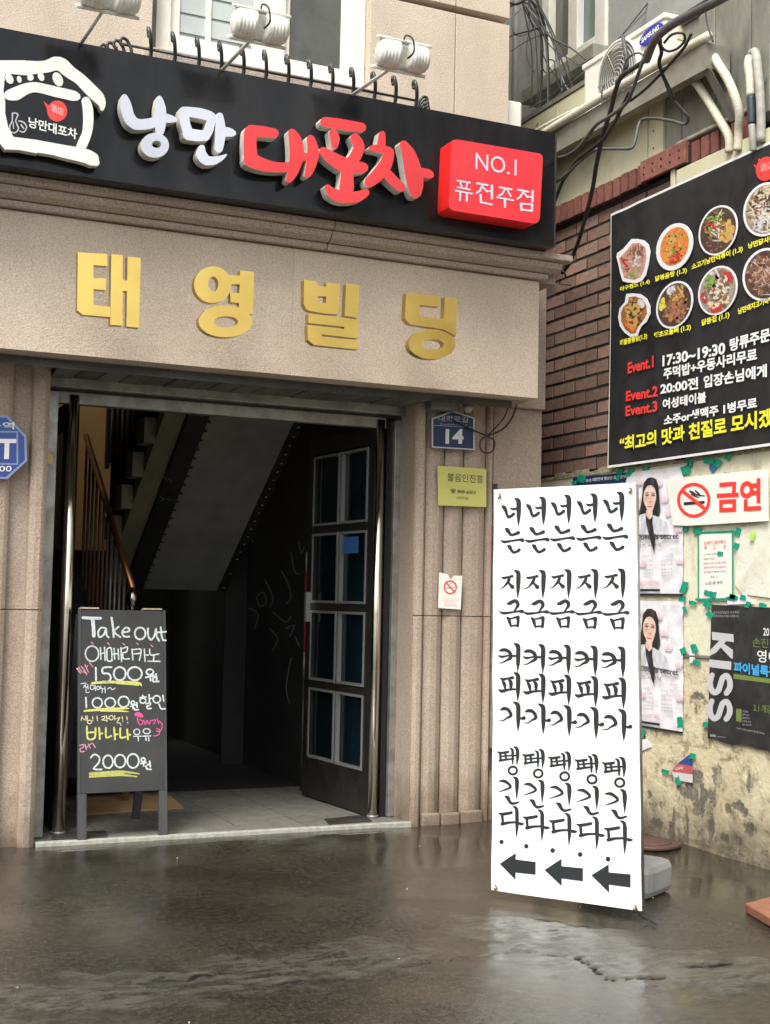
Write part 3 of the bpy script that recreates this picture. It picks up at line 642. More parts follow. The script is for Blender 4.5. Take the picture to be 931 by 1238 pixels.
# teal board on the hall wall seen through the right panes
solo('teal_board', G().box(-.9555-.012, -.9555, .42, .66, .0125, 1.85), M_TEAL, 'narrow teal board on the hall wall behind the open glass door', 'board')
cp_ = Thing('door_post', 'polished steel tube post at the right of the doorway', 'door post', (xa, .2, 0), 'steel posts of the entrance')
g = G().tube([(xa+.005, .19, .012), (xa+.005, .19, 1.865)], .023, 16); cp_.part('post_tube', g, M_CHROME); cp_.part('post_foot', G().cyl((xa+.005, .19, .012), .028, .012, 16), M_ALU)
xq = float(onY(70, 800, .2)[0])+.027
cp_ = Thing('door_post', 'polished steel tube post at the left of the doorway behind the blackboard', 'door post', (xq, .2, 0), 'steel posts of the entrance')
cp_.part('post_tube', G().tube([(xq, .2, .012), (xq, .2, 1.865)], .027, 16), M_CHROME); cp_.part('post_foot', G().cyl((xq, .2, .012), .032, .012, 16), M_ALU)
ld = Thing('glass_door', 'left glass door folded back inward, seen edge-on beside the granite pillar', 'door', (xq, .24, 0))
ld.part('door_frame', G().box(xq-.02, xq+.02, .235, .30, .02, 1.84).box(xq-.019, xq+.019, .3005, .90, .02, .22).box(xq-.019, xq+.019, .3005, .90, 1.74, 1.84).box(xq-.02, xq+.02, .901, .96, .02, 1.84), M_DFRAME)
ld.part('pane', G().box(xq-.003, xq+.003, .3005, .90, .2205, 1.7395), glass)
for nm, (c, d, e, f_) in (('dark steel floor hinge plate by the open glass door', ((398, 996), (450, 992), (440, 985), (392, 990))), ('dark steel floor hinge plate beside the foot of the left steel post', ((62, 1014), (130, 1012), (128, 1004), (66, 1006)))):
    pp = [onZ(*q, .017)[:2] for q in (c, d, e, f_)]
    solo('floor_hinge_plate', G().prism([tuple(q) for q in pp], .0125, .018), M_DARKMET, nm, 'hinge plate', bev=.001)
pp = [tuple(onZ(*q, .015)[:2]) for q in ((92, 985), (222, 977), (206, 962), (150, 961), (92, 963))]
solo('cardboard_sheet', G().prism(pp, .0125, .017), M_CARD, 'flat brown cardboard sheet on the hall floor behind the blackboard', 'cardboard')
py = 1.1; x = float(onY(368, 800, py)[0]); zA, zB, zC, zD = [float(onY(368, q, py)[2]) for q in (816, 788, 692, 667)]
ps = Thing('striped_pole', 'thin red pole with white ends leaning inside the dark hall beside the open door', 'pole', (x, py, 0))
ps.part('red_section', G().tube([(x, py, zB), (x, py, zC)], .0075, 8), mat('dull_red_paint', (.28, .02, .02), .5))
ps.part('white_section', G().tube([(x, py, zA), (x, py, zB-.0005)], .0078, 8), M_ALU); ps.part('white_section', G().tube([(x, py, zC+.0005), (x, py, zD)], .0078, 8), M_ALU)
ps.part('pole_foot', G().tube([(x, py, .0125), (x, py, zA-.0005)], .0078, 8), M_DARKMET)
# ================================================================== BLACK SHOP SIGN
YS = -0.48; PS = front(YS)
SX1 = -0.50; SZ0, SZ1 = 2.609, 3.127
sg = Thing('shop_sign', 'long glossy black shop sign with house logo, raised white and red letters, red box', 'sign', (-2.6, YS, SZ0))
for a, b in ((-4.6, -3.2), (-3.2, -2.02), (-2.02, SX1)):
    sg.part('black_panel', G().box(a+.0003, b-.0003, YS, YS+.06, SZ0, SZ1), M_SIGNBLK)
sg.part('sign_backing', G().box(-4.6, SX1-.01, YS+.061, YS+.16, SZ0+.001, SZ1-.01), M_DARKMET)
sg.part('panel_edge_trim', G().box(SX1, SX1+.008, YS-.002, YS+.16, SZ0, SZ1+.002), M_DARKMET)
def letter(polys, sx, ox, oy, mats, th=.05, gap=.02, T=sg, nm='letter', lab=None, pl=PS, sy=None):
    g = solid(G(), pl, mp(pl, tile(polys, sx, ox, oy, sy), gap+th), gap+th, gap)
    return T.part(nm, g, mats, label=lab)
def st_(*strokes, smooth=3):
    r = []
    for s_ in strokes: r += stroke(s_, smooth=smooth)
    return r
WM, RM = (M_WLET, M_WSIDE), (M_RED, M_WSIDE)
letter(st_([(112, 95, 40), (122, 150, 76), (142, 225, 78), (180, 270, 76), (240, 275, 72), (310, 262, 68)], [(343, 103, 36), (350, 160, 70), (352, 250, 74), (348, 318, 60)], [(385, 235, 62), (420, 240, 50), (448, 244, 30)])
       + ring(314, 414, 93, 82, 31, 24, x2=325, y2=407), 5.476, 130, 100, WM, lab='white letter with a round ring below')
letter(st_([(512, 190, 66), (600, 200, 70), (680, 222, 66), (694, 245, 60)], [(690, 240, 60), (672, 310, 62), (648, 356, 60)], [(505, 190, 66), (514, 270, 66), (540, 345, 72)], [(535, 340, 78), (600, 350, 78), (650, 350, 66)],
           [(742, 222, 50), (748, 290, 66), (746, 370, 66), (738, 436, 54)], [(785, 325, 66), (815, 330, 56), (836, 334, 32)], [(624, 432, 44), (624, 480, 70), (660, 516, 64), (715, 512, 52), (760, 495, 30), (786, 476, 10)], smooth=2), 5.476, 130, 100, WM, lab='white letter with a squarish box at its left')
T3 = (3.581, 280, 130)
letter(st_([(85, 102, 56), (130, 104, 50), (183, 112, 44)], [(83, 105, 58), (80, 160, 56), (84, 225, 62)], [(84, 225, 66), (130, 245, 56), (190, 258, 46), (255, 258, 44)],
           [(262, 108, 34), (278, 150, 58), (282, 210, 62), (268, 270, 50), (250, 310, 30)], [(285, 215, 34), (335, 212, 34)], [(342, 135, 34), (352, 175, 48), (350, 225, 50), (334, 280, 34), (326, 292, 24)]), *T3, RM, lab='first red letter')
letter(st_([(405, 62, 44), (450, 68, 46), (520, 80, 46), (562, 86, 42)], [(440, 108, 36), (448, 135, 42), (446, 165, 30)], [(534, 132, 42), (552, 168, 50), (536, 212, 50), (512, 236, 44)], [(398, 188, 36), (430, 215, 54), (480, 245, 64), (530, 258, 60), (570, 260, 44)],
           [(500, 250, 56), (500, 300, 56), (498, 350, 64)], [(416, 345, 26), (440, 372, 46), (490, 388, 52), (550, 384, 46), (580, 368, 34)]), *T3, RM, lab='second red letter')
letter(st_([(652, 115, 28), (650, 140, 34), (648, 165, 38)], [(608, 176, 26), (640, 176, 34), (680, 192, 44)], [(682, 195, 46), (668, 245, 56), (630, 295, 56), (598, 322, 46)], [(660, 270, 40), (695, 310, 44), (732, 345, 40)],
           [(745, 160, 36), (768, 205, 60), (786, 270, 76), (795, 330, 72), (798, 366, 52)], [(820, 280, 40), (850, 286, 40), (862, 292, 30)]), *T3, RM, lab='third red letter with a round dot tick')
# house logo
letter([[(-400, 255), (200, 200), (460, 180), (640, 360), (720, 470), (715, 700), (640, 890), (300, 850), (40, 820), (-400, 820)]], 6.65, 0, 50, (M_SIGNBLK, M_SIGNBLK), th=.033, nm='logo_infill', lab='black ground inside the white house')
lg = []
lg += [[(-420, 250), (-120, 170), (-60, 152), (200, 152), (230, 275), (100, 262), (-60, 265), (-420, 330)]]
lg += st_([(190, 212, 122), (300, 208, 104), (380, 200, 100), (450, 176, 112), (500, 190, 110)], [(500, 190, 112), (560, 245, 104), (640, 300, 96), (720, 380, 100), (790, 450, 96), (820, 500, 60), (822, 540, 34)])
lg += [[(-160, 250), (40, 262), (28, 400), (42, 480), (42, 580), (66, 690), (112, 775), (-160, 800)]]
lg += [[(-420, 765), (110, 768), (300, 792), (300, 900), (150, 872), (40, 868), (0, 820), (-420, 820)]]
lg += st_([(280, 840, 100), (430, 865, 96), (520, 885, 104), (620, 905, 110), (700, 925, 112), (742, 945, 110)], [(742, 940, 100), (775, 975, 52)])
lg += st_([(690, 480, 70), (706, 540, 84), (710, 640, 82), (698, 740, 80), (660, 830, 84), (640, 870, 70)])
lg += st_([(75, 430, 84), (130, 420, 108), (200, 385, 92), (270, 368, 84), (350, 380, 80), (450, 405, 84), (540, 425, 84), (600, 440, 78), (628, 446, 40)])
for c in ((75, 300, 30, 44, -.5), (155, 305, 18, 28, -.3), (245, 290, 26, 26, 0), (330, 282, 24, 38, -.4), (465, 305, 38, 60, -.45)): lg.append(disc(*c[:4], 20, c[4]))
letter(lg, 6.65, 0, 50, (M_LOGO, M_WSIDE), th=.035, nm='house_logo', lab='white brush-drawn house with an open doorway')
g = solid(G(), PS, mp(PS, tile([disc(460, 560, 80, 84, 28), [(350, 480), (395, 520), (385, 560)]], 6.65, 0, 50), .054), .054)
rs = sg.part('red_seal', g, (M_REDP, M_REDP))
g = G(); text(g, PS, '酒店', tuple(np.array((412, 560))/6.65+(0, 50)), tuple(np.array((510, 600))/6.65+(0, 50)), 9, d=.0545, bold=.012); sg.part('seal_characters', g, M_PINKP, rs)
g = G(); text(g, PS, '낭만대포차', tuple(np.array((228, 690))/6.65+(0, 50)), tuple(np.array((618, 790))/6.65+(0, 50)), 13, d=.054, bold=.018); sg.part('small_lettering', g, M_LOGO)
g = solid(G(), PS, mp(PS, tile(st_([(100, 580, 14), (120, 575, 10), (145, 590, 12), (125, 640, 10), (150, 700, 12), (120, 735, 10), (85, 725, 10), (78, 680, 12), (98, 640, 10), (100, 580, 12)], [(150, 640, 10), (190, 650, 12), (215, 690, 10), (190, 730, 12), (160, 720, 10)], [(105, 650, 8), (110, 700, 8)], [(170, 670, 12), (190, 700, 12)], smooth=2), 6.65, 0, 50), .054), .054)
sg.part('bottle_drawing', g, M_GREYP)
# red box
rbx = tile([[(160, 78), (168, 62), (185, 55), (210, 54), (820, 158), (838, 168), (846, 190), (846, 215), (824, 640), (815, 668), (795, 682), (770, 682), (180, 588), (155, 575), (143, 560), (140, 535)]], 6.207, 520, 160)
d_ = .105
bx = sg.part('red_box', solid(G(), PS, mp(PS, rbx, d_), d_, .0005), (M_REDBOX, M_REDSIDE), label='red rounded box with pale lettering')
t6 = lambda x, y: (520+x/6.207, 160+y/6.207)
g = G(); text(g, PS, 'NO.1', t6(340, 275), t6(648, 325), 20, d=d_+.0015, bold=.0); sg.part('box_lettering', g, M_WLET, bx)
g = solid(G(), PS, mp(PS, tile(st_([(205, 362, 13), (300, 378, 13)], [(225, 368, 13), (238, 415, 13)], [(280, 375, 13), (272, 420, 13)], [(205, 412, 11), (300, 430, 11)], [(192, 437, 13), (316, 460, 13)], [(228, 447, 15), (224, 508, 15)], [(276, 455, 15), (276, 515, 15)],
   [(352, 382, 15), (432, 396, 15)], [(396, 392, 14), (372, 440, 16), (350, 455, 14)], [(396, 410, 12), (428, 445, 14)], [(464, 398, 17), (464, 495, 17)], [(432, 440, 12), (464, 444, 12)], [(378, 470, 17), (382, 525, 17)], [(382, 525, 13), (466, 542, 13)],
   [(522, 412, 14), (612, 428, 14)], [(566, 420, 12), (540, 465, 15), (518, 472, 12)], [(580, 430, 12), (606, 480, 14)], [(503, 487, 13), (624, 510, 13)], [(562, 498, 20), (562, 558, 17)],
   [(660, 430, 15), (738, 446, 15)], [(700, 440, 12), (680, 482, 16), (655, 498, 14)], [(706, 455, 12), (732, 488, 14)], [(770, 440, 17), (768, 520, 17)], [(740, 482, 12), (770, 487, 12)],
   [(682, 535, 17), (686, 582, 17)], [(682, 535, 13), (766, 540, 14)], [(766, 540, 17), (764, 588, 17)], [(686, 578, 14), (766, 590, 14)], smooth=1), 6.207, 520, 160), d_+.0015), d_+.0015)
sg.part('box_lettering', g, M_WLET, bx)

# ------------------------------------------------------------------ gilt letters on the fascia
PF = front(YF)
gl = Thing('gilt_lettering', 'four thick gilt metal letters fixed across the granite fascia above the door', 'lettering', (-2.1, YF, 2.1))
GM = (M_GOLD, M_GOLDS)
A_, B_ = (3.879, 80, 290), (4.232, 350, 320)
letter([[(55, 58), (193, 66), (193, 122), (128, 118), (128, 305), (207, 314), (207, 362), (78, 350), (52, 330)], [(120, 180), (187, 180), (185, 235), (120, 230)],
        [(212, 68), (266, 70), (264, 402), (207, 398)], [(258, 188), (295, 192), (293, 240), (258, 238)], [(288, 78), (350, 85), (342, 412), (283, 406)]], *A_, GM, .036, .012, gl, lab='leftmost gilt letter, square-cut')
letter(ring(688, 210, 88, 86, 24, 36, x2=690, y2=208)+[[(762, 165), (825, 168), (825, 208), (772, 208)], [(768, 248), (825, 250), (825, 298), (772, 292)], [(816, 143), (882, 150), (876, 350), (810, 340)]]+ring(747, 382, 126, 75, 57, 26, x2=750, y2=384), *A_, GM, .036, .012, gl, lab='second gilt letter, with two rings')
letter([[(75, 78), (140, 84), (146, 110), (146, 243), (105, 237), (85, 225), (73, 200)], [(188, 92), (258, 98), (252, 255), (188, 250)], [(140, 108), (192, 112), (192, 163), (140, 160)], [(140, 192), (192, 197), (192, 251), (140, 243)],
        [(290, 97), (357, 103), (350, 273), (283, 262)], [(97, 250), (352, 280), (352, 326), (282, 318), (97, 298)], [(280, 314), (352, 322), (351, 376), (280, 370)], [(93, 308), (284, 330), (284, 370), (165, 356), (93, 350)], [(93, 345), (165, 355), (165, 368), (350, 386), (350, 434), (125, 410), (95, 385)]], *B_, GM, .036, .012, gl, lab='third gilt letter, stacked square strokes')
letter([[(597, 145), (768, 160), (765, 215), (597, 198)], [(597, 150), (667, 156), (665, 308), (615, 303), (590, 275)], [(600, 255), (795, 278), (795, 332), (620, 305)], [(795, 165), (857, 170), (852, 365), (788, 332)]]+ring(730, 407, 120, 76, 57, 27, x2=733, y2=408), *B_, GM, .036, .012, gl, lab='rightmost gilt letter, with one ring')

# ------------------------------------------------------------------ scrolled ironwork on the canopy
yi = -.14; zi0 = 2.601
ir = Thing('scrolled_window_railing', 'black scrolled wrought-iron railing behind the top edge of the black sign', 'railing', (-1.8, yi, zi0))
tops = [(178, 40), (207, 44), (236, 51), (263, 56), (290, 60), (317, 65), (344, 71), (371, 76), (397, 81), (422, 86), (448, 90), (473, 96), (498, 100)]
zr = [float(onY(x, y, yi)[2]) for x, y in tops]; xt = [float(onY(x, y, yi)[0]) for x, y in tops]
zt0 = float(np.median(zr))
for x in xt:
    pts = [(x+.02, yi, zi0), (x+.01, yi, zt0-.30), (x+.006, yi-.005, zt0-.16), (x+.014, yi-.02, zt0-.10), (x+.002, yi-.05, zt0-.045), (x-.006, yi-.045, zt0-.008), (x, yi-.015, zt0), (x+.004, yi-.01, zt0-.022), (x, yi-.028, zt0-.03)]
    ir.part('scroll_bar', G().tube(smoothpts(pts, 4), .0085, 6), M_IRON)
ir.part('railing_rail', G().tube([(xt[0]-.1, yi, zt0-.075), (xt[-1]+.02, yi, zt0-.075)], .006, 6), M_IRON)
for k in (0, 2, 5, 8, 10):
    x = xt[k]+.05
    for sg_ in (1, -1):
        pts = [(x+.012*sg_, yi, zt0-.26), (x+.05*sg_, yi, zt0-.19), (x+.055*sg_+.02, yi, zt0-.15), (x+.03*sg_+.02, yi, zt0-.135), (x+.02*sg_+.02, yi, zt0-.155)]
        ir.part('scroll', G().tube(smoothpts(pts, 4), .006, 6), M_IRON)
for k in range(4):   # curls of the returning end panels
    for X0, s_ in ((xt[0]-.06, -1), (xt[-1]+.03, 1)):
        y = yi+.0+.035*k; x = X0+.02*s_*k
        pts = [(x, y, zt0-.28), (x, y, zt0-.12), (x+.02*s_, y, zt0-.06), (x+.045*s_, y, zt0-.05), (x+.05*s_, y, zt0-.075), (x+.035*s_, y, zt0-.085)]
        ir.part('scroll', G().tube(smoothpts(pts, 3), .007, 6), M_IRON)

# ------------------------------------------------------------------ floodlights on arms
def floodlight(b, e, h, yl, lab):
    B_, E_ = onY(*b, YS+.02), onY(*e, yl)
    B_[2] = SZ1+.001
    t = Thing('floodlight', lab, 'floodlight', tuple(B_), 'floodlights on arms above the black sign')
    t.part('arm', G().tube([B_, E_], .0075, 8), mat('pale_steel_arm', (.52, .51, .48), .4, .3))
    C = onY(*h, yl-.02); dr = np.array([1, 0, 0]); tl_ = math.radians(28)
    up = np.array([0, -math.sin(tl_), math.cos(tl_)]); nn = np.array([0, math.cos(tl_), math.sin(tl_)])
    pl = Plane(C, dr, up, -nn)
    g = G(); sx = .135
    for s_ in (-1, 1):          # two ribbed, rounded lobes side by side
        nu, nv = 34, 14; V = []
        for i in range(nu+1):
            x = -1+2*i/nu; e = max(0, 1-abs(x)**7)**.5; rib = 1+.06*abs(math.sin(math.pi*(x+1)*3.5))-.03-.08*x*s_
            for j in range(nv+1):
                q = math.pi*j/nv; rr = e*rib
                V.append(pl.to3(s_*(.055+.002)+x*.049+.012*math.sin(q)*s_*.6, -.056*math.cos(q)*(.55+.45*rr)*(1-.12*math.sin(q)), -.012+.072*math.sin(q)**.8*rr))
        g.add(V, [(i*(nv+1)+j, i*(nv+1)+j+1, (i+1)*(nv+1)+j+1, (i+1)*(nv+1)+j) for i in range(nu) for j in range(nv)], 0, True)
    t.part('finned_casing', g, M_FLOOD)
    t.part('lamp_body', G().obox(pl, -.100, .100, -.052, .050, -.018, .008), M_FLOOD, bev=.012)
    t.part('lamp_glass', G().obox(pl, -.095, .095, -.042, .042, -.022, -.0185), M_GLASSD)
    t.part('lamp_rim', G().obox(pl, -.115, .115, -.066, -.0525, -.024, .012).obox(pl, -.115, .115, .0505, .062, -.024, .01), M_FLOOD, bev=.004)
    t.part('lamp_cord', G().tube(smoothpts([pl.to3(.0, .0, .06), pl.to3(.01, .03, .085), pl.to3(.0, .075, .07), pl.to3(-.01, .08, .02), pl.to3(0, .05, -.02)], 4), .004, 6), M_CABLE)
floodlight((97, 52), (126, 10), (133, -6), -.80, 'leftmost of the three cream floodlights, above the house logo at the top edge')
floodlight((267, 86), (306, 45), (314, 32), -.80, 'middle of the three cream floodlights, in front of the white-framed window')
floodlight((424, 116), (473, 82), (486, 68), -.80, 'rightmost of the three cream floodlights, in front of the window corner')

# ================================================================== SMALL SIGNS ON THE GRANITE
P0 = front(-.004)
# octagon security sign at the left edge
o8 = [(-44, 502), (9, 502), (32, 527), (33, 557), (9, 579), (-44, 579), (-68, 557), (-68, 527)]
t = Thing('security_sign', 'blue octagonal enamel security sign at the left edge of the photo', 'sign', tuple(onY(-18, 579, -.03)))
PO = front(-.03)
t.part('sign_plate', solid(G(), PO, mp(PO, [o8], 0), 0, -.02), (M_BLUEL, M_BLUEL))
t.part('blue_field', solid(G(), PO, mp(PO, [[((x+18)*.94-18, (y-541)*.93+541) for x, y in o8]], .001), .001), M_BLUES)
t.part('frame_line', solid(G(), PO, mp(PO, st_([(-60, 522, 2), (21, 522, 2), (21, 561, 2), (-60, 560, 2), (-60, 522, 2)], smooth=1), .002), .002), M_BLUEL)
g = G(); text(g, PO, 'ADT', (-56, 555), (19, 555), 25, d=.003, bold=.03); t.part('lettering', g, M_WHITE)
g = G(); text(g, PO, '경비구역', (-50, 519), (17, 519), 9, d=.003, bold=.01); text(g, PO, '1588-6400', (-52, 570), (14, 570), 7, d=.003, bold=.015); t.part('lettering', g, M_WHITE)
# number plate 14
PN = front(-.035)
t5 = lambda x, y: (530+x/8.84, 480+y/8.84)
t = Thing('house_number_plate', 'navy house number plate reading 14 under the right end of the fascia', 'sign', tuple(onY(548, 543, -.035)))
hp = [(522, 541), (522, 506), (546, 497), (549, 497), (574, 505), (574, 544)]
t.part('plate', solid(G(), PN, mp(PN, [hp], 0), 0, -.025), (mat('pale_grey_rim', (.45, .46, .45), .4), M_ALU))
t.part('navy_field', solid(G(), PN, mp(PN, [[((x-548)*.93+548, (y-521)*.93+521) for x, y in hp]], .001), .001), M_NAVY)
g = G(); text(g, PN, '14', (538.5, 536.5), (560.5, 536.5), 18, d=.002, bold=.035); t.part('numerals', g, mat('numeral_white', (.62, .64, .62), .5))
g = G(); text(g, PN, '대학로길', (530, 509.5), (566, 511), 7.5, d=.002, bold=.0); text(g, PN, 'Daehak-ro-gil', (532, 514), (564, 515), 2.2, d=.002, bold=.0)
solid(g, PN, mp(PN, st_([(524, 514.2, .5), (572, 516.5, .5)], smooth=1), .002), .002); t.part('small_lettering', g, mat('dim_white', (.40, .42, .44), .5))
solo('motion_sensor_box', G().box(float(onY(519, 490, -.08)[0]), float(onY(552, 490, -.08)[0]), -.10, -.03, 1.895, 1.950), mat('dull_grey_box', (.14, .135, .12), .6), 'dull grey box under the fascia, overlapping the number plate', 'sensor box', bev=.006)
x = float(onY(567, 492, -.06)[0]); t = Thing('small_lamp', 'small cream lamp bulb under the fascia above the number plate', 'lamp', (x, -.05, 1.95))
t.part('lamp_cap', G().cyl((x, -.05, 1.93), .025, .021, 14), M_DARKMET); t.part('lamp_body', G().tube([(x, -.05, 1.9295), (x, -.05, 1.912), (x, -.05, 1.90)], [.021, .022, .012], 14), mat('cream_lamp_plastic', (.42, .42, .34), .4))
def Pt(x, y, d): return onY(x, y, d)
lp = [Pt(545, 507, -.045), Pt(560, 514, -.05), Pt(574, 521, -.05), Pt(588, 527, -.045), Pt(597, 532, -.05), Pt(597, 543, -.05), Pt(589, 548, -.05), Pt(581, 543, -.05), Pt(582, 531, -.048), Pt(592, 526, -.05), Pt(606, 520, -.05), Pt(616, 510, -.05), Pt(622, 498, -.05), Pt(625, 486, -.04)]
solo('looped_wire', G().tube(smoothpts(lp, 5), .0042, 6), M_CABLE, 'thin black wire hanging in a loop beside the number plate', 'wire')
lp = [Pt(589, 527, -.03), Pt(601, 515, -.03), Pt(610, 504, -.03), Pt(616, 488, -.03)]
solo('wire', G().tube(smoothpts(lp, 5), .003, 6), M_CABLE, 'short black wire rising from the loop to the fascia underside', 'wire')
# yellow notice
PYL = front(-.012)
t = Thing('yellow_notice', 'square yellow paper notice with black writing on the ribbed granite pillar', 'notice', tuple(onY(559, 612, -.01)))
t.part('paper', solid(G(), PYL, mp(PYL, [[(529, 563), (588, 567), (588, 613), (530, 611)]], 0), 0, -.003), (M_YELP, M_YELP))
g = G(); text(g, PYL, '불음인진흥', (541, 581.5), (584, 584.5), 10, d=.001, bold=.004); text(g, PYL, '☎ 808-6003', (544, 596.5), (575, 598.5), 6, d=.001, bold=.012); text(g, PYL, '(야간가능)', (552, 604), (567, 605), 4, d=.001, bold=.0)
t.part('handwriting', g, M_INK)
PNS = front(-.006)
t = Thing('no_smoking_sticker', 'small white no-smoking sticker with a torn top edge on the granite pillar', 'sticker', tuple(onY(544, 735, -.005)))
t.part('paper', solid(G(), PNS, mp(PNS, [[(531, 692), (541, 694), (545, 701), (549, 696), (559, 696), (557, 737), (530, 735)]], 0), 0, -.003), (M_PAPERW, M_PAPERW))
t.part('ban_symbol', solid(G(), PNS, mp(PNS, ring(544.5, 710, 8, 8.5, 6.3, 6.8)+stroke([(539, 704, 1.6), (550, 716, 1.6)]), .0012), .0012), M_REDP)
g = solid(G(), PNS, mp(PNS, stroke([(540, 711, 1.6), (549, 710, 1.6)])+stroke([(543, 707, 1), (546, 705, 1), (547, 703, 1)]), .0008), .0008); text(g, PNS, '금연구역', (537, 733), (552, 733.5), 3, d=.001, bold=0); t.part('black_print', g, M_GREYP)
g = G()
for k, (a, b) in enumerate(((536, 553), (534, 555), (537, 552))): text(g, PNS, '흡연하지마시오', (a, 724+k*2.6), (b, 724.4+k*2.6), 1.8, d=.001, bold=0)
t.part('red_print', g, M_PINKP)
solo('masking_tape_scrap', solid(G(), front(.118), mp(front(.118), [[(58, 547), (64, 550), (63.5, 562), (57.5, 560)]], 0), 0, -.001), (M_OLDTAPE, M_OLDTAPE), 'ochre tape scrap on the left door jamb beside the granite pillar', 'tape')
# conduit on the right pillar
x = float(onY(599.5, 700, .0)[0]); zc0, zc1 = float(onY(590, 912, 0)[2]), float(onY(603, 590, 0)[2])
t = Thing('conduit', 'thin grey vertical conduit on the right granite pillar beside the white sign', 'conduit', (x, 0, zc0))
t.part('conduit_channel', G().box(x-.010, x+.010, .012, .044, zc0, zc1), M_ALU, bev=.003); t.part('conduit_clip', G().box(x-.02, x+.005, .006, .0115, zc1-.02, zc1+.02), M_DARKMET)
t.part('conduit_clip', G().box(x-.02, x+.012, .008, .0115, zc0-.07, zc0+.03), M_DARKMET)

# ================================================================== BLACKBOARD
C0, C1, C2, C3 = np.array([-2.426, .003, .012]), np.array([-2.048, .014, .012]), np.array([-2.052, .142, .955]), np.array([-2.429, .131, .955])
u_ = _nz(C1-C0); v_ = C3-C0; v_ = _nz(v_-u_*np.dot(v_, u_)); n_ = np.cross(u_, v_)
PB = Plane(C0, u_, v_, n_)
Wb = float(np.linalg.norm(C1-C0)); Hb = float(np.linalg.norm(C3-C0)); zb = PB.px(97, 960)[1]
t = Thing('blackboard', 'charcoal A-frame blackboard with a chalk takeaway menu at the left of the doorway', 'blackboard', (-2.24, .12, .0125))
t.part('board_panel', G().obox(PB, .012, Wb-.012, zb, Hb-.003, -.018, 0), M_SLATE, bev=.002)
t.part('leg', G().obox(PB, 0, .036, .0, zb-.001, -.020, .002).obox(PB, 0, .0115, zb, Hb, -.020, .0004), M_BFRAME, bev=.002)
t.part('leg', G().obox(PB, Wb-.036, Wb, .0, zb-.001, -.020, .002).obox(PB, Wb-.0115, Wb, zb, Hb, -.020, .0004), M_BFRAME, bev=.002)
hp_ = PB.to3(0, Hb, -.03); b0 = np.array(onZ(185, 993, .0125)); 
for a in (.0, Wb-.036):
    T_ = np.array(PB.to3(a, Hb-.02, -.024)); T2 = T_+u_*.034; Bt = np.array([T_[0], .46, .0125]); B2 = Bt+u_*.034
    dd = np.array([0, .022, 0])
    t.part('rear_leg', G().add([T_, T2, B2, Bt, T_+dd, T2+dd, B2+dd, Bt+dd], [(0, 1, 2, 3), (7, 6, 5, 4), (0, 4, 5, 1), (2, 6, 7, 3), (1, 5, 6, 2), (0, 3, 7, 4)]), M_BFRAME)
t.part('hinge', G().obox(PB, .006, .085, Hb+.0005, Hb+.007, -.03, .004), M_WOODCH); t.part('hinge', G().obox(PB, Wb-.10, Wb-.018, Hb+.0005, Hb+.007, -.03, .004), M_WOODCH)
def chalk(strokes, sc_, ox, oy, m, w, lab=None):
    pol = []
    for s_ in strokes: pol += stroke([(p[0], p[1], (p[2] if len(p) > 2 else w)*(1.32 if w > 9 else 1.15)) for p in s_], smooth=3)
    t.part('chalk_writing', solid(G(), PB, mp(PB, tile(pol, sc_, ox, oy), .0012), .0012), m, label=lab)
def ov(x, y, rx, ry, a0=-.3): return [(x+rx*math.cos(a), y+ry*math.sin(a)) for a in (-math.pi/2+a0+2*math.pi*i/14 for i in range(15))]
T5, T6 = (7.758, 90, 730), (7.758, 90, 840)
W_ = 11
chalk([[(80, 130, 20), (160, 135, 22), (245, 135, 20)], [(170, 140, 26), (178, 220, 26), (182, 300, 26)], [(290, 228), (250, 225), (222, 265), (235, 312), (275, 290), (298, 235), (300, 290), (322, 315)], [(348, 130, 16), (362, 220, 16), (368, 312, 14)], [(415, 215), (372, 262), (430, 312)],
       [(450, 268), (510, 258), (512, 232), (480, 225), (448, 262), (465, 305), (515, 308)], ov(616, 278, 50, 56), [(690, 230), (690, 290), (715, 338), (750, 300), (765, 235), (770, 300), (795, 348)], [(810, 220), (818, 300), (832, 340), (856, 342)], [(782, 268), (858, 262)]], *T5, M_CHALK, 13, 'white chalk line reading Take out')
chalk([ov(165, 468, 62, 72), [(243, 410), (248, 520)], [(248, 465), (285, 460)], [(282, 408), (288, 530)], [(305, 425), (308, 530), (350, 535)], [(305, 425), (345, 415), (352, 535)], [(372, 420), (378, 520)], [(352, 475), (376, 470)], [(410, 425), (415, 520)], [(436, 410), (442, 540)], [(376, 470), (412, 468)],
       [(452, 420), (495, 405), (490, 450), (455, 462), (460, 515), (515, 515)], [(540, 425), (548, 525)], [(555, 430), (620, 425), (622, 475), (608, 530)], [(560, 470), (615, 465)], [(655, 425), (662, 540)], [(662, 480), (695, 480)], [(705, 425), (715, 480), (790, 470)], [(745, 490), (742, 530)], [(690, 538), (802, 540)]], *T5, M_CHALK, 10, 'white chalk line of five characters')
chalk([[(200, 600), (203, 720)], [(348, 595), (270, 600), (266, 650), (320, 655), (342, 695), (315, 728), (270, 728)], ov(425, 655, 56, 62), ov(566, 655, 66, 62), ov(708, 640, 32, 26), [(670, 690), (745, 672)], [(710, 685), (715, 720)], [(765, 660), (772, 712)], [(738, 695), (738, 728), (790, 728)], [(745, 690), (766, 688)]], *T5, M_CHALK, 13, 'white chalk price 1500')
chalk([[(165, 745, 16), (280, 735, 20), (450, 735, 20), (600, 745, 20), (628, 768, 8)], [(400, 745, 12), (520, 752, 14), (600, 765, 8)]], *T5, M_CHALKY, 14, 'yellow chalk underline below 1500')
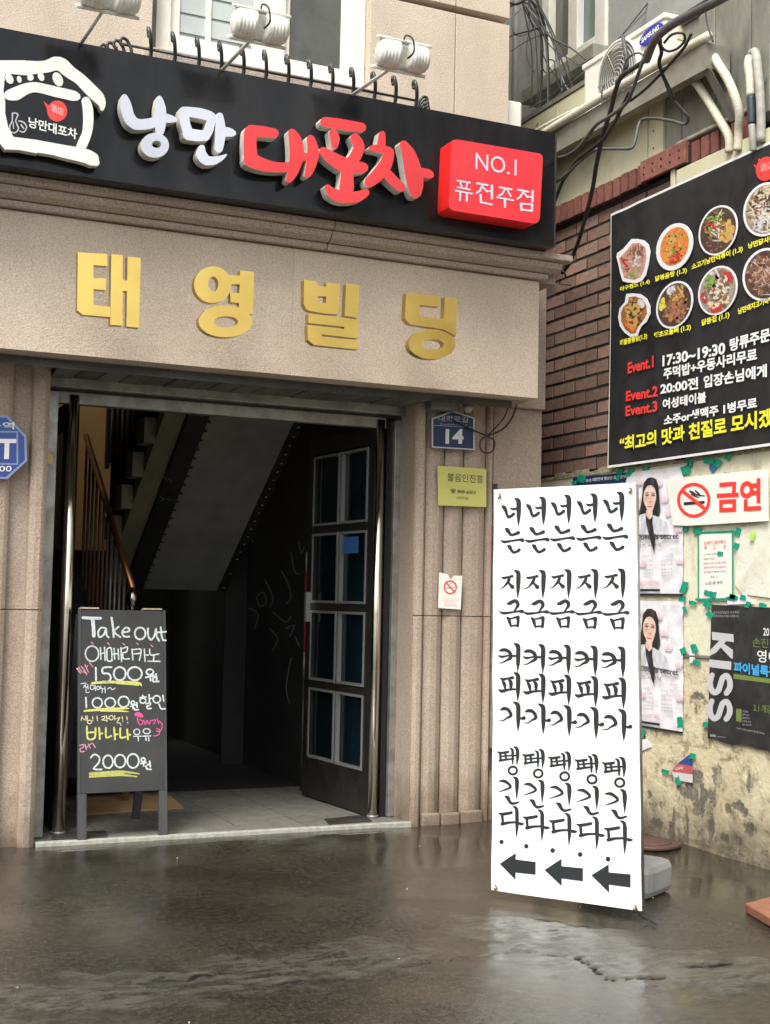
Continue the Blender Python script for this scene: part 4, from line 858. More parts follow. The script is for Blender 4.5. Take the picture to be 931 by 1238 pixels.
chalk([[(22, 605), (60, 655)], [(40, 598), (72, 640)], [(22, 610), (50, 598)], [(65, 585), (100, 640)], [(80, 600), (115, 665)], [(98, 570), (130, 640)], [(110, 590), (125, 580)], [(140, 550), (172, 590)], [(85, 640), (115, 650)]], *T5, M_CHALKP, 8, 'pink chalk squiggle beside 1500')
for c in ((165, 368), (318, 375), (460, 378), (588, 375), (725, 395)): pass
chalk([[(c[0]-8, c[1]-8), (c[0]+12, c[1]+8)] for c in ((165, 368), (318, 375), (460, 378), (588, 375), (725, 395))], *T5, M_CHALKP, 8, 'row of small pink chalk ticks')
chalk([[(60, 750), (110, 745), (85, 785)], [(90, 765), (112, 790)], [(125, 760), (128, 800)], [(112, 780), (126, 780)], [(108, 800), (112, 832), (140, 828)], [(150, 765), (152, 800), (180, 800), (182, 765), (150, 765)], [(195, 765), (198, 815)], [(185, 790), (196, 790)], ov(222, 790, 14, 16), [(245, 770), (250, 790)], [(240, 790), (285, 800)], [(262, 800), (258, 835)], [(285, 780), (290, 835)],
       [(310, 800), (335, 785), (355, 805), (382, 790)]], *T5, M_CHALK, 7, 'small white chalk note above 1000')
chalk([[(108, 25), (112, 120)], ov(215, 75, 46, 46), ov(335, 75, 48, 46), ov(462, 65, 50, 50), ov(548, 75, 16, 16), [(525, 108), (575, 95)], [(550, 105), (550, 128)], [(585, 75), (588, 118)], [(560, 125), (565, 140), (598, 140)],
       [(640, 5), (642, 18)], [(612, 28), (672, 20)], ov(642, 55, 28, 24), [(700, 0), (704, 70)], [(704, 35), (725, 32)], [(672, 85), (712, 78), (705, 100), (680, 108), (690, 130), (720, 128)], ov(772, 42, 34, 34), [(828, 5), (838, 60)], [(795, 90), (812, 130), (850, 130)]], *T6, M_CHALK, 11, 'white chalk line with the price 1000')
chalk([[(95, 152, 14), (250, 138, 20), (400, 130, 18), (508, 128, 8)], [(250, 150, 12), (400, 150, 16), (505, 158, 6)]], *T6, M_CHALKY, 14, 'yellow chalk underline below 1000')
chalk([[(70, 205), (62, 240)], [(72, 215), (95, 235)], [(105, 200), (108, 240)], [(120, 198), (122, 240)], [(108, 220), (120, 220)], ov(142, 255, 20, 16), [(170, 205), (172, 228)], [(172, 240), (173, 243)], [(212, 200), (214, 228)], [(216, 238), (217, 242)],
       [(255, 208), (285, 200), (280, 222), (258, 235), (295, 240)], [(300, 195), (305, 250)], [(305, 222), (320, 220)], ov(345, 215, 20, 20), [(378, 195), (380, 235)], [(395, 225), (425, 215), (410, 240), (400, 262), (428, 265), (435, 285)], [(448, 205), (452, 228)], [(454, 245), (455, 249)], [(490, 205), (495, 235)], [(498, 258), (499, 263)]], *T6, mat('chalk_pale_yellow', (.62, .60, .32), .9, c2=(.34, .33, .18), scale=160, mix=(.45, .7)), 8, 'pale yellow chalk line with exclamation marks')
chalk([[(118, 298), (125, 410), (190, 405), (198, 310)], [(122, 355), (195, 350)], [(232, 310), (238, 415)], [(238, 365), (262, 362)], [(295, 310), (298, 400), (345, 385)], [(372, 308), (380, 418)], [(380, 372), (405, 370)], [(430, 315), (432, 400), (480, 395)], [(495, 325), (502, 420)], [(498, 378), (522, 375)]], *T6, M_CHALKY, 13, 'yellow chalk word above the milk word')
chalk([ov(585, 348, 28, 26), [(555, 390), (632, 388)], [(598, 392), (600, 432)], ov(678, 342, 32, 24), [(640, 388), (715, 385)], [(668, 390), (672, 428)], [(695, 390), (698, 432)]], *T6, M_CHALK, 9, 'white chalk word of two characters')
chalk([[(580, 185, 30), (600, 180, 34), (632, 200, 26)], [(600, 205, 14), (620, 190, 10)], [(588, 215), (595, 250), (615, 282), (640, 270), (635, 240), (605, 235)], [(650, 240), (665, 280), (680, 240), (700, 275), (715, 240)], [(725, 245), (760, 235), (745, 275)], [(775, 225), (790, 270)], [(795, 245), (822, 275), (820, 310), (800, 345), (770, 340)], [(770, 318), (800, 330), (790, 375), (745, 385)]], *T6, M_CHALKM, 8, 'magenta chalk flourish at the right edge')
chalk([[(48, 475), (85, 468), (80, 495), (55, 505), (60, 535), (95, 530)], [(100, 465), (112, 515)], [(112, 490), (128, 488)], [(130, 462), (150, 500)], [(135, 475), (160, 455)], [(170, 452), (195, 495)]], *T6, M_CHALKP, 8, 'small pink chalk word above 2000')
chalk([[(152, 590), (190, 558), (235, 590), (225, 640), (180, 695), (255, 700)], ov(315, 628, 46, 60), ov(428, 622, 50, 60), ov(550, 620, 54, 66), ov(645, 610, 18, 18), [(622, 645), (672, 635)], [(648, 640), (650, 668)], [(705, 625), (712, 675)], [(685, 655), (708, 650)], [(672, 668), (680, 695), (718, 700)]], *T6, M_CHALK, 12, 'white chalk price 2000')
chalk([[(145, 740, 16), (300, 728, 18), (450, 722, 18), (608, 742, 8)], [(145, 768, 16), (300, 758, 18), (450, 752, 18), (585, 768, 8)], [(150, 748, 10), (300, 744, 12), (460, 738, 10)]], *T6, mat('chalk_olive', (.44, .46, .12), .9, c2=(.25, .26, .07), scale=160, mix=(.45, .7)), 14, 'double olive chalk underline below 2000')

# ================================================================== WHITE STANDING SIGN
B0 = np.array([-1.301, -1.438, .030])
yaw, Wd, Hd, ln, rl = -1.025, .544, 1.383, .007, .021
uu = np.array([math.cos(yaw), math.sin(yaw), 0]); nn = np.array([-math.sin(yaw), math.cos(yaw), 0])
vv = math.cos(ln)*np.array([0, 0, 1])+math.sin(ln)*nn
U_ = math.cos(rl)*uu+math.sin(rl)*vv; V_ = -math.sin(rl)*uu+math.cos(rl)*vv; N_ = np.cross(U_, V_)
class BellyPlane(Plane):
    def to3(s, a, b, d=0.0):
        w_ = .0035*math.sin(b*7.5+a*5)*math.sin(a*5.4)+.0025*math.sin(a*14-b*4)*max(0, 1-b/1.2)+.002*math.sin(b*19+a*9)*abs(a-.288)/.29
        return tuple(s.o+s.u*a+s.v*b+s.n*(d+w_))
PW = BellyPlane(B0, U_, V_, N_)
t = Thing('banner_stand', 'tall white standing banner with five columns of black calligraphy and three black arrows', 'banner stand', (-1.2, -1.75, 0))
# vinyl sheet, corners taken slightly out of square with a shallow belly
cs = [PW.px(*q) for q in ((594, 1076), (776, 1101.5), (768, 583.5), (597.3, 592))]
def sheet(g, d0, n=26, m=56, mi=0):
    v = []
    for j in range(m+1):
        for i in range(n+1):
            a, b = i/n, j/m
            s_ = cs[0][0]*(1-a)*(1-b)+cs[1][0]*a*(1-b)+cs[2][0]*a*b+cs[3][0]*(1-a)*b; q = cs[0][1]*(1-a)*(1-b)+cs[1][1]*a*(1-b)+cs[2][1]*a*b+cs[3][1]*(1-a)*b
            v.append(PW.to3(s_, q, d0))
    g.add(v, [(j*(n+1)+i, j*(n+1)+i+1, (j+1)*(n+1)+i+1, (j+1)*(n+1)+i) for j in range(m) for i in range(n)], mi)
g = G(); sheet(g, 0); sheet(g, -.003)
t.part('vinyl_sheet', g, M_BOARD)
fr_ = G()
for a, b in ((0, 1), (1, 2), (2, 3), (3, 0)):
    fr_.tube([PW.to3(cs[a][0]*.97+.01, cs[a][1]*.985+.012, -.018), PW.to3(cs[b][0]*.97+.01, cs[b][1]*.985+.012, -.018)], .009, 8)
t.part('steel_frame', fr_, M_ALU)
t.part('back_strut', G().tube([PW.to3(.288, 1.0, -.03), PW.to3(.288, .02, -.28)], .009, 8), M_ALU)
def glyph_polys(strokes, sc_, ox, oy, smooth=3):
    pol = []
    for s_ in strokes: pol += stroke([(p[0], p[1], p[2]*(1.5 if p[2] > 7 else 1.8)) for p in s_], smooth=smooth)
    return mp(PW, tile(pol, sc_, ox, oy), .0008)
a1, a2, a3, a4 = (11.25, 590, 585), (11.25, 590, 680), (9.525, 590, 770), (6.516, 590, 890)
GL = [
 ([[(192, 298, 12), (222, 322, 36), (242, 360, 30), (255, 410, 26), (275, 446, 28), (310, 440, 26), (350, 408, 28)], [(308, 328, 10), (335, 342, 22), (400, 334, 22)], [(362, 200, 8), (395, 212, 30), (416, 240, 42), (418, 330, 42), (416, 430, 36), (414, 500, 24), (412, 570, 3)]], a1, 'n'),
 ([[(232, 606, 8), (262, 625, 38), (285, 660, 30), (312, 692, 26), (360, 684, 24), (412, 662, 32)], [(172, 766, 5), (220, 788, 26), (330, 772, 18), (430, 758, 22), (466, 764, 34), (487, 772, 12)], [(263, 838, 8), (292, 855, 36), (315, 895, 28), (345, 930, 26), (385, 922, 24), (424, 898, 30)]], a1, 'n'),
 ([[(192, 200, 8), (225, 210, 24), (290, 195, 18), (335, 187, 26)], [(296, 200, 24), (285, 250, 28), (240, 310, 16), (205, 343, 9), (163, 352, 4)], [(285, 275, 18), (315, 308, 26), (338, 332, 38)], [(358, 108, 6), (395, 125, 30), (418, 150, 40), (418, 260, 40), (416, 350, 34), (412, 420, 20), (410, 490, 3)]], a2, 'n'),
 ([[(270, 562, 16), (310, 550, 34), (370, 520, 30), (405, 545, 34), (412, 582, 30), (390, 618, 20), (362, 660, 14)], [(156, 662, 5), (205, 688, 24), (320, 678, 18), (420, 663, 18), (465, 665, 32), (487, 676, 10)], [(256, 745, 10), (280, 765, 30), (298, 820, 28), (312, 880, 8)], [(300, 765, 14), (360, 750, 16), (405, 742, 26)], [(412, 745, 34), (412, 800, 26), (405, 862, 26)], [(305, 860, 16), (405, 855, 18)]], a2, 'n'),
 ([[(135, 160, 10), (165, 150, 26), (205, 150, 26), (245, 175, 28), (260, 215, 30), (255, 245, 26), (210, 270, 15), (165, 296, 9), (118, 298, 3)], [(123, 213, 6), (155, 228, 20), (200, 222, 14), (255, 210, 14)], [(262, 208, 10), (290, 218, 18), (335, 218, 16)], [(298, 76, 6), (330, 92, 28), (347, 115, 34), (347, 220, 34), (345, 310, 28), (343, 360, 14), (341, 410, 3)]], a3, 'n'),
 ([[(143, 473, 8), (175, 488, 22), (230, 478, 16), (282, 470, 26)], [(123, 608, 6), (160, 624, 26), (230, 608, 18), (300, 602, 16), (335, 605, 12)], [(164, 505, 10), (188, 540, 28), (200, 605, 12)], [(243, 496, 16), (265, 528, 30), (262, 600, 18)], [(300, 410, 6), (330, 428, 28), (347, 455, 34), (347, 560, 34), (344, 650, 26), (340, 740, 3)]], a3, 'n'),
 ([[(143, 840, 10), (175, 826, 26), (215, 830, 26), (245, 860, 26), (260, 905, 24), (210, 935, 13), (165, 965, 7), (118, 962, 3)], [(288, 748, 6), (325, 768, 28), (345, 795, 34), (345, 900, 34), (343, 1000, 26), (340, 1090, 3)], [(355, 928, 10), (385, 940, 18), (410, 934, 30)]], a3, 'n'),
 ([[(76, 124, 6), (100, 132, 13), (158, 124, 13)], [(95, 130, 12), (99, 190, 12)], [(92, 192, 13), (145, 184, 11), (200, 178, 10)], [(134, 128, 12), (142, 184, 11)], [(99, 160, 9), (142, 156, 9), (192, 150, 9)], [(172, 96, 6), (190, 110, 14), (193, 160, 13), (193, 216, 8)], [(202, 85, 6), (226, 100, 18), (232, 160, 18), (226, 228, 3)], [(190, 155, 9), (232, 150, 9)]], a4, 'n'),
 (ring(196, 270, 41, 39, 24, 22), a4, 'p'),
 ([[(92, 354, 6), (125, 352, 16), (155, 368, 16), (180, 398, 13), (140, 420, 9), (82, 438, 2)], [(202, 323, 6), (227, 340, 20), (230, 400, 20), (228, 492, 3)], [(136, 474, 6), (158, 486, 20), (172, 515, 16), (195, 531, 14), (240, 520, 9)]], a4, 'n'),
 ([[(86, 608, 8), (115, 614, 16), (186, 602, 15)], [(110, 615, 14), (116, 690, 14)], [(110, 692, 18), (160, 681, 13), (222, 678, 11)], [(200, 553, 6), (226, 572, 18), (230, 640, 20), (230, 720, 16), (226, 790, 3)], [(232, 682, 9), (262, 690, 16), (282, 690, 8)]], a4, 'n'),
 ([disc(107, 833, 17, 18)], a4, 'p')]
# column offsets in the plane of the sheet, measured at the top and bottom rows
topx = [629.2, 659.2, 689.5, 721.4, 753.8]; topy = [604, 602.5, 600, 598.5, 596.5]
botx = [626.4, 657.3, 689.5, 722.5, 756.5]; boty = [984, 988.5, 993, 997.5, 1002.5]
tp_ = [PW.px(a, b) for a, b in zip(topx, topy)]; bt_ = [PW.px(a, b) for a, b in zip(botx, boty)]
for i in range(5):
    for strokes, tl_, kd in GL:
        pol = glyph_polys(strokes, *tl_) if kd == 'n' else mp(PW, tile(strokes, *tl_), .0008)
        out = []
        for p in pol:
            q = []
            for x, y in p:
                k = (y-bt_[0][1])/(tp_[0][1]-bt_[0][1])
                q.append((x+(bt_[i][0]-bt_[0][0])*(1-k)+(tp_[i][0]-tp_[0][0])*k, y+(bt_[i][1]-bt_[0][1])*(1-k)+(tp_[i][1]-tp_[0][1])*k))
            out.append(q)
        t.part('calligraphy_character', solid(G(), PW, out, .0014), M_INK)
t.part('arrow', solid(G(), PW, mp(PW, tile([[(95, 1005), (222, 920), (222, 1130)], [(215, 969), (380, 990), (380, 1090), (215, 1072)]], *a4), .0014), .0014), M_INK)
for ar in ([[(307, 782), (385, 730), (386, 858)], [(380, 764), (484, 775), (484, 836), (380, 821)]], [[(523, 808), (604, 757), (607, 890)], [(600, 794), (708, 803), (708, 865), (600, 851)]]):
    t.part('arrow', solid(G(), PW, mp(PW, tile(ar, 3.88, 580, 850), .0014), .0014), M_INK)
for x, y in ((604, 597), (762, 590), (599.5, 1070), (768, 1094)):
    s_, q = PW.px(x, y)
    t.part('cord_tie', G().tube(smoothpts([PW.to3(s_, q, .002), PW.to3(s_+.008, q-.006, .008), PW.to3(s_+.002, q-.014, .006), PW.to3(s_-.01, q-.012, -.006)], 3), .0032, 6), mat('brown_cord', (.22, .12, .05), .8))
e1 = onZ(776, 1101, .03); t.part('loose_cord', G().tube(smoothpts([PW.to3(*PW.px(769, 1096), .003), onZ(776, 1108, .02), onZ(786, 1113, .006), onZ(793, 1118, .006)], 4), .003, 6), M_CABLE)
# water-filled base block
bc = np.array([-.785, -1.48, 0])
def blk(g, r, z0_, z1_, w_=.14, d_=.13):
    pts = []
    for sx_, sy_ in ((1, 1), (-1, 1), (-1, -1), (1, -1)):
        for k in range(4):
            a = math.atan2(sy_, sx_)-math.pi/4+k*math.pi/6; pts.append(bc+uu*(sx_*(w_-r)+r*math.cos(a))+nn*(sy_*(d_-r)+r*math.sin(a)))
    return g.prism([(q[0], q[1]) for q in pts], z0_, z1_)
t.part('base_block', blk(G(), .05, .002, .115), M_GREYPL, bev=.025)
t.part('base_stem', G().tube([(bc[0], bc[1], .116), (bc[0]-nn[0]*.36, bc[1]-nn[1]*.36, .62)], .012, 8), M_ALU)
# things on the ground
pc = onZ(783, 1022, 0); t = Thing('drain_cover', 'round rust-brown drain cover on the ground behind the white banner stand', 'drain cover', (pc[0], pc[1], 0))
t.part('cover_disc', G().tube([(pc[0], pc[1], .001), (pc[0], pc[1], .016)], .14, 32), M_RUST, bev=.004); t.part('cover_ring', G().tube([(pc[0], pc[1], .0165), (pc[0], pc[1], .019)], [.10, .095], 32), M_RUST)
pp = [tuple(onZ(*q, .05)[:2]) for q in ((901, 1086), (940, 1108), (985, 1092), (945, 1074))]
solo('paving_brick', G().prism(pp, .002, .034), M_BRICKT, 'loose orange paving brick on the ground at the right edge', 'brick', bev=.005)
# ================================================================== NEIGHBOURING BRICK BUILDING (side wall is the plane X = 0)
S0 = side(0.0)
bb = Thing('brick_building', 'low building at the right with a red brick wall above painted plaster, covered in posters', 'building', (0.1, -1.5, 0))
ZP = 1.655
bb.part('wall_core', G().box(.0045, .3, -4.2, 5.5, ZP-.01, 2.94), M_MORTAR)
# bricks: running bond; a bed joint and a perpend measured on the photo fix the pattern
zbed = float(onX(708.5, 423)[2]); yper = float(onX(708.5, 397)[1])
def brickmesh(k, ly=.186, lz=.0525, lx=.03):
    r = random.Random(k); g = G(); g.box(0, lx, -ly/2, ly/2, -lz/2, lz/2)
    g.v = [(x+r.uniform(-.0012, .0012), y+r.uniform(-.002, .002), z+r.uniform(-.0016, .0016)) for x, y, z in g.v]
    return mesh_from('brick', g, [M_BRICK])
bms = [brickmesh(k) for k in range(6)]; hms = [brickmesh(9+k, .09) for k in range(3)]
r0 = int(math.floor((ZP-zbed)/.067)); n_b = 0
for row in range(r0, 30):
    zc = zbed+row*.067+.0335
    if zc-.03 < ZP or zc+.03 > 2.945: continue
    off = yper if row % 2 == 0 else yper+.1
    k = -6
    for k in range(-8, 6):
        y = off+.1+k*.2
        if y > .75 or y < -.75: continue
        br = piece('brick', bms[rnd.randrange(6)], bb.o, (0-.1+rnd.uniform(-.0015, .002), y+1.5+rnd.uniform(-.001, .001), zc+rnd.uniform(-.001, .001))); n_b += 1
# rest of the brickwork behind and beyond the hanging banner as one mass
g = G()
for row in range(r0, 30):
    zc = zbed+row*.067+.0335
    if zc-.03 < ZP or zc+.03 > 2.945: continue
    off = (yper if row % 2 == 0 else yper+.1)
    for k in range(-21, -4):
        y = off+.1+k*.2
        if y < -.75: g.box(.0, .03, y-.093, y+.093, zc-.026, zc+.026)
    for k in range(4, 22):
        y = off+.1+k*.2
        if y > .75: g.box(.0, .03, y-.093, y+.093, zc-.026, zc+.026)
bb.part('brickwork', g, M_BRICK, kind='stuff')
# edge course of upright bricks
z_r0, z_r1 = 2.962, 3.052
rg = G().box(0, .1, -.0255, .0255, 0, z_r1-z_r0); rm = mesh_from('edge_brick', rg, [M_BRICKR])
k = 0; y = .46
while y > -.50:
    piece('edge_brick', rm, bb.o, (-.1-.034+rnd.uniform(-.002, .002), y+1.5, z_r0+rnd.uniform(-.002, .002)), (rnd.uniform(-.02, .02), 0, 0)); y -= .067
g = G()
y_l, y_r = float(onX(775, 212, -.04)[1]), float(onX(829, 192, -.04)[1])
bx_ = bb.part('perforated_brick', G().box(-.045, .07, y_r, y_l, z_r0+.002, z_r1+.012), M_BRICKR, label='brick laid with its ten core holes showing', bev=.003)
for a in range(5):
    for b in range(2):
        yy = y_l-.03-a*(y_l-y_r-.07)/4; zz = z_r0+.035+b*.034
        g.cyl((-.0452, yy, zz), .0075, .0006, 8, 0, (-1, 0, 0))
bb.part('brick_core_hole', g, M_DARKMET, bx_)
y = y_r-.04
while y > -1.25: piece('edge_brick', rm, bb.o, (-.1-.02, y+1.5, z_r0), (0, 0, 0)); y -= .067
bb.part('mortar_bed', G().box(-.026, .1, y_r-.001, .5, 2.964, 3.046).box(-.0, .1, -4.2, 5.5, 2.9405, z_r0-.001).box(-.012, .1, -4.2, .5, z_r1-.06, z_r1-.02), M_MORTAR)
# plaster: rough dirty lower part, smoother cream upper part
def plaster(name, z0_, z1_, m, amp, dz):
    ys = np.arange(-4.2, 1.2, dz); zs = np.linspace(z0_, z1_, max(3, int((z1_-z0_)/dz))); g = G(); v = []
    r = np.random.default_rng(3)
    ph = r.uniform(0, 6, 12)
    for z in zs:
        for y in ys:
            q = sum(math.sin(y*fq+ph[i]+2*math.sin(z*fq*.7+ph[i+4]))*math.cos(z*fq*1.1+ph[i+2])/fq**.8 for i, fq in enumerate((3, 7, 15, 31, 57)))
            v.append((-.004-amp*q-amp*.5*r.uniform(-1, 1)*.25, y, z))
    if name == 'lower_plaster':
        SP = [(S0.px(x, y), rx/270, ry/270) for x, y, rx, ry in ((778, 893, 7, 5), (838, 940, 20, 10), (862, 962, 9, 9), (851, 965, 7, 7), (868, 940, 8, 13), (846, 975, 14, 9), (880, 978, 6, 6), (893, 975, 9, 6), (908, 1003, 9, 6), (813, 1008, 7, 12), (815, 990, 3, 14), (785, 960, 6, 5), (901, 983, 8, 5), (845, 842, 12, 4), (860, 1000, 5, 16), (830, 1000, 5, 18), (905, 940, 4, 16), (840, 958, 26, 12), (795, 995, 12, 6), (885, 1015, 20, 6))]
        BL = []
        for i, (x, y, z) in enumerate(v):
            q = 0.0
            for (c, rx, ry) in SP:
                d = math.hypot((-y-c[0])/rx, (z-c[1])/ry)
                if d < 2: q = max(q, 1-d/2)
            BL.append(q); v[i] = (x+.004*min(1, max(0, q*3-1.2)), y, z)
    n = len(ys); g.add(v, [(j*n+i, j*n+i+1, (j+1)*n+i+1, (j+1)*n+i) for j in range(len(zs)-1) for i in range(n-1)], 0, True)
    o = bb.part(name, g, m)
    if name == 'lower_plaster':
        at = o.data.attributes.new('bare', 'FLOAT', 'POINT'); at.data.foreach_set('value', np.array(BL, np.float32))
    return o
def plastermat(name, base, dirty, k):
    m = bpy.data.materials.new(name); m.use_nodes = True; n = m.node_tree.nodes; l = m.node_tree.links; p = n['Principled BSDF']
    tc = n.new('ShaderNodeTexCoord'); p.inputs['Roughness'].default_value = .75
    def noise(s, det=6, st=(1, 1, 1)):
        mp_ = n.new('ShaderNodeMapping'); mp_.inputs['Scale'].default_value = st; l.new(tc.outputs['Object'], mp_.inputs[0])
        t_ = n.new('ShaderNodeTexNoise'); t_.inputs['Scale'].default_value = s; t_.inputs['Detail'].default_value = det; t_.inputs['Roughness'].default_value = .66; l.new(mp_.outputs[0], t_.inputs['Vector']); return t_.outputs['Fac']
    def rng(src, a, b, c=0., d=1.):
        t_ = n.new('ShaderNodeMapRange'); l.new(src, t_.inputs[0])
        for q, w_ in enumerate((a, b, c, d)): t_.inputs[q+1].default_value = w_
        return t_.outputs[0]
    def mix(f_, a, b, bl='MIX'):
        t_ = n.new('ShaderNodeMix'); t_.data_type = 'RGBA'; t_.blend_type = bl
        for q, w_ in ((0, f_), (6, a), (7, b)):
            if isinstance(w_, (tuple, float)): t_.inputs[q].default_value = w_
            else: l.new(w_, t_.inputs[q])
        return t_.outputs[2]
    c = mix(rng(noise(4, 5), .35, .65), base, dirty)
    c = mix(rng(noise(17, 7, (1, .8, 1)), .52, .68, 0, k), c, (.20, .145, .075, 1))
    c = mix(rng(noise(6.5, 8, (1, 1, .5)), .60, .70, 0, k), c, (.17, .16, .14, 1))
    if k > .9:
        at = n.new('ShaderNodeAttribute'); at.attribute_name = 'bare'; ma = n.new('ShaderNodeMath'); ma.operation = 'MULTIPLY_ADD'
        l.new(noise(26, 7), ma.inputs[0]); ma.inputs[1].default_value = 1.5; l.new(at.outputs['Fac'], ma.inputs[2])
        c = mix(rng(ma.outputs[0], 1.18, 1.27, 0, .85), c, mix(rng(noise(70, 3), .4, .6), (.06, .058, .052, 1), (.20, .19, .17, 1)))
        c = mix(rng(noise(11, 8, (1, 1.6, .6)), .55, .62, 0, .55), c, (.74, .66, .42, 1))
        c = mix(rng(noise(9, 8, (1, .5, 2.2)), .60, .66, 0, .7), c, (.26, .19, .10, 1))
    sp = n.new('ShaderNodeSeparateXYZ'); l.new(tc.outputs['Object'], sp.inputs[0])
    ad = n.new('ShaderNodeMath'); ad.operation = 'MULTIPLY_ADD'; l.new(noise(7, 6), ad.inputs[0]); ad.inputs[1].default_value = -.5; l.new(sp.outputs[2], ad.inputs[2])
    c = mix(rng(ad.outputs[0], -.27, .06, .88, 0), c, (.075, .062, .042, 1))
    l.new(c, p.inputs['Base Color'])
    b = n.new('ShaderNodeBump'); b.inputs['Strength'].default_value = .35+.5*k; b.inputs['Distance'].default_value = .012; l.new(noise(14, 8), b.inputs['Height'])
    b2 = n.new('ShaderNodeBump'); b2.inputs['Strength'].default_value = .4*k; b2.inputs['Distance'].default_value = .006; l.new(noise(60, 5), b2.inputs['Height']); l.new(b.outputs[0], b2.inputs['Normal']); l.new(b2.outputs[0], p.inputs['Normal'])
    return m
ZB = .80
plaster('lower_plaster', -.02, ZB-.003, plastermat('dirty_yellow_plaster', (.72, .65, .46, 1), (.60, .52, .34, 1), 1.0), .0028, .014)
pu = plaster('upper_plaster', ZB+.012, ZP+.005, plastermat('cream_painted_plaster', (.74, .72, .54, 1), (.66, .64, .47, 1), .3), .0007, .05)
bb.part('plaster_core', G().box(.006, .3, -4.2, 5.5, -.03, ZP-.011), M_MORTAR)
g = G(); 
bb.part('mortar_ledge', G().box(-.012, .02, -4.2, 1.1, ZB-.002, ZB+.011), mat('grey_mortar_band', (.22, .20, .16), .9, c2=(.14, .13, .11), scale=20, bump=.6), bev=.003)
r_ = random.Random(5); g = G()
y = .9
while y > -1.6:
    d = r_.uniform(.03, .09); h = r_.uniform(.004, .025); g.box(-.006-r_.uniform(0, .006), .004, y-d, y, ZP-.012, ZP+h); y -= d
bb.part('broken_plaster_edge', g, mat('crumbling_cream_plaster', (.42, .38, .24), .9, c2=(.25, .21, .14), scale=40, bump=.8), bev=.004)
# cladding above the bricks
y1 = float(onX(803, 140)[1]); y2 = float(onX(850, 140)[1])
for a, b, m in ((1.4, .30, M_CREAMP), (.30, -.49, M_CREAMP), (-.494, y1, M_CREAMP)): bb.part('cream_cladding_panel', G().box(-.006, .02, b+.002, a-.002, z_r1-.02, 3.62), m, bev=.002)
yy = y1-.003
for k in range(6):
    bb.part('grey_cladding_panel', G().box(.004+.004*(k % 2), .03, yy-.115, yy-.002, z_r1-.02, 3.62), M_GREYP2, bev=.004); yy -= .117
g = G()
for z in (3.12, 3.2, 3.36, 3.45): g.cyl((-.0065, y1+.07, z), .004, .003, 8, 0, (-1, 0, 0))
bb.part('rivets', g, M_DARKMET)
bb.part('dark_opening', G().box(.05, .06, -3.2, yy-.001, z_r1-.02, 3.3), M_GLASSD)
bb.part('cladding_top', G().box(-.012, .6, -.86, 5.5, 3.625, 3.65), M_GALV)
bb.part('mortar_cap', G().box(-.03, .02, y_r-.45, y_r+.09, z_r1+.013, z_r1+.03), mat('spilled_mortar', (.40, .37, .28), .9, c2=(.28, .26, .2), scale=30, bump=.7), bev=.006)
# cream frame over the banner
zf = 2.951; yfl = float(onX(821, 200, -.02)[1])
bb.part('cream_frame', G().box(-.035, -.001, -4.0, yfl, zf-.09, zf), M_CREAMP, bev=.003)
bb.part('cream_frame', G().box(-.03, -.001, yfl+.018, yfl+.05, zf-.25, zf+.012), M_CREAMP, bev=.003)
# set-back upper storey with window
XU = .55
w1, w2 = onX(735, 56, XU), onX(663, 97, XU)
zs = float(w1[2])+.0; yw1, yw2 = float(onX(735, 56, XU)[1]), float(onX(658, 56, XU)[1])
bb.part('upper_storey_wall', G().box(XU, XU+.2, -6, yw1-.002, 3.0, 7.5).box(XU, XU+.2, yw2+.002, 9, 3.0, 7.5).box(XU, XU+.2, yw1-.0015, yw2+.0015, 3.0, zs).box(XU, XU+.2, yw1-.0015, yw2+.0015, zs+1.5, 7.5), M_GREYB)
bb.part('rear_wall', G().box(-3, 6, 8.6, 8.8, 0, 7.5), M_GREYB)
bb.part('wall_ledge', G().box(XU-.10, XU-.001, -6, -.95, float(onX(905, 92, XU-.1)[2]), float(onX(905, 82, XU-.1)[2])), M_GALV, bev=.004)
wy = [float(onX(q, 56, XU)[1]) for q in (722, 700, 689, 667)]
wn = bb.part('window', G().box(XU-.02, XU+.03, yw1, wy[0], zs, zs+1.5).box(XU-.02, XU+.03, wy[3], yw2, zs, zs+1.5).box(XU-.02, XU+.03, wy[0]+.001, wy[3]-.001, zs, zs+.10), M_CREAM, bev=.006)
ym = float(onX(693, 60, XU)[1])
bb.part('mullion', G().box(XU-.015, XU+.025, wy[1], wy[2], zs+.101, zs+1.5), M_CREAM, wn, bev=.004)
bb.part('pane', G().box(XU+.03, XU+.035, wy[0]+.001, wy[1]-.001, zs+.101, zs+1.5), mat('green_tinted_pane', (.20, .26, .24), .12, c2=(.14, .19, .18), scale=2), wn)
bb.part('pane', G().box(XU+.03, XU+.035, wy[2]+.001, wy[3]-.001, zs+.101, zs+1.5), mat('dim_pane', (.12, .12, .10), .15, c2=(.16, .155, .13), scale=2), wn)
bb.part('window_ledge', G().box(XU-.13, XU-.021, yw1-.05, yw2+.05, zs-.11, zs-.02), mat('grey_stone_sill', (.34, .34, .27), .8, c2=(.22, .22, .18), scale=12), bev=.006)
x = float(onY(623, 60, 1.2)[0]); solo('drainpipe', G().tube([(x, 1.2, 2.5), (x, 1.2, 5.6)], .022, 10), mat('dull_pipe_grey', (.26, .27, .25), .5), 'grey vertical drainpipe in the gap beside the granite building', 'drainpipe')

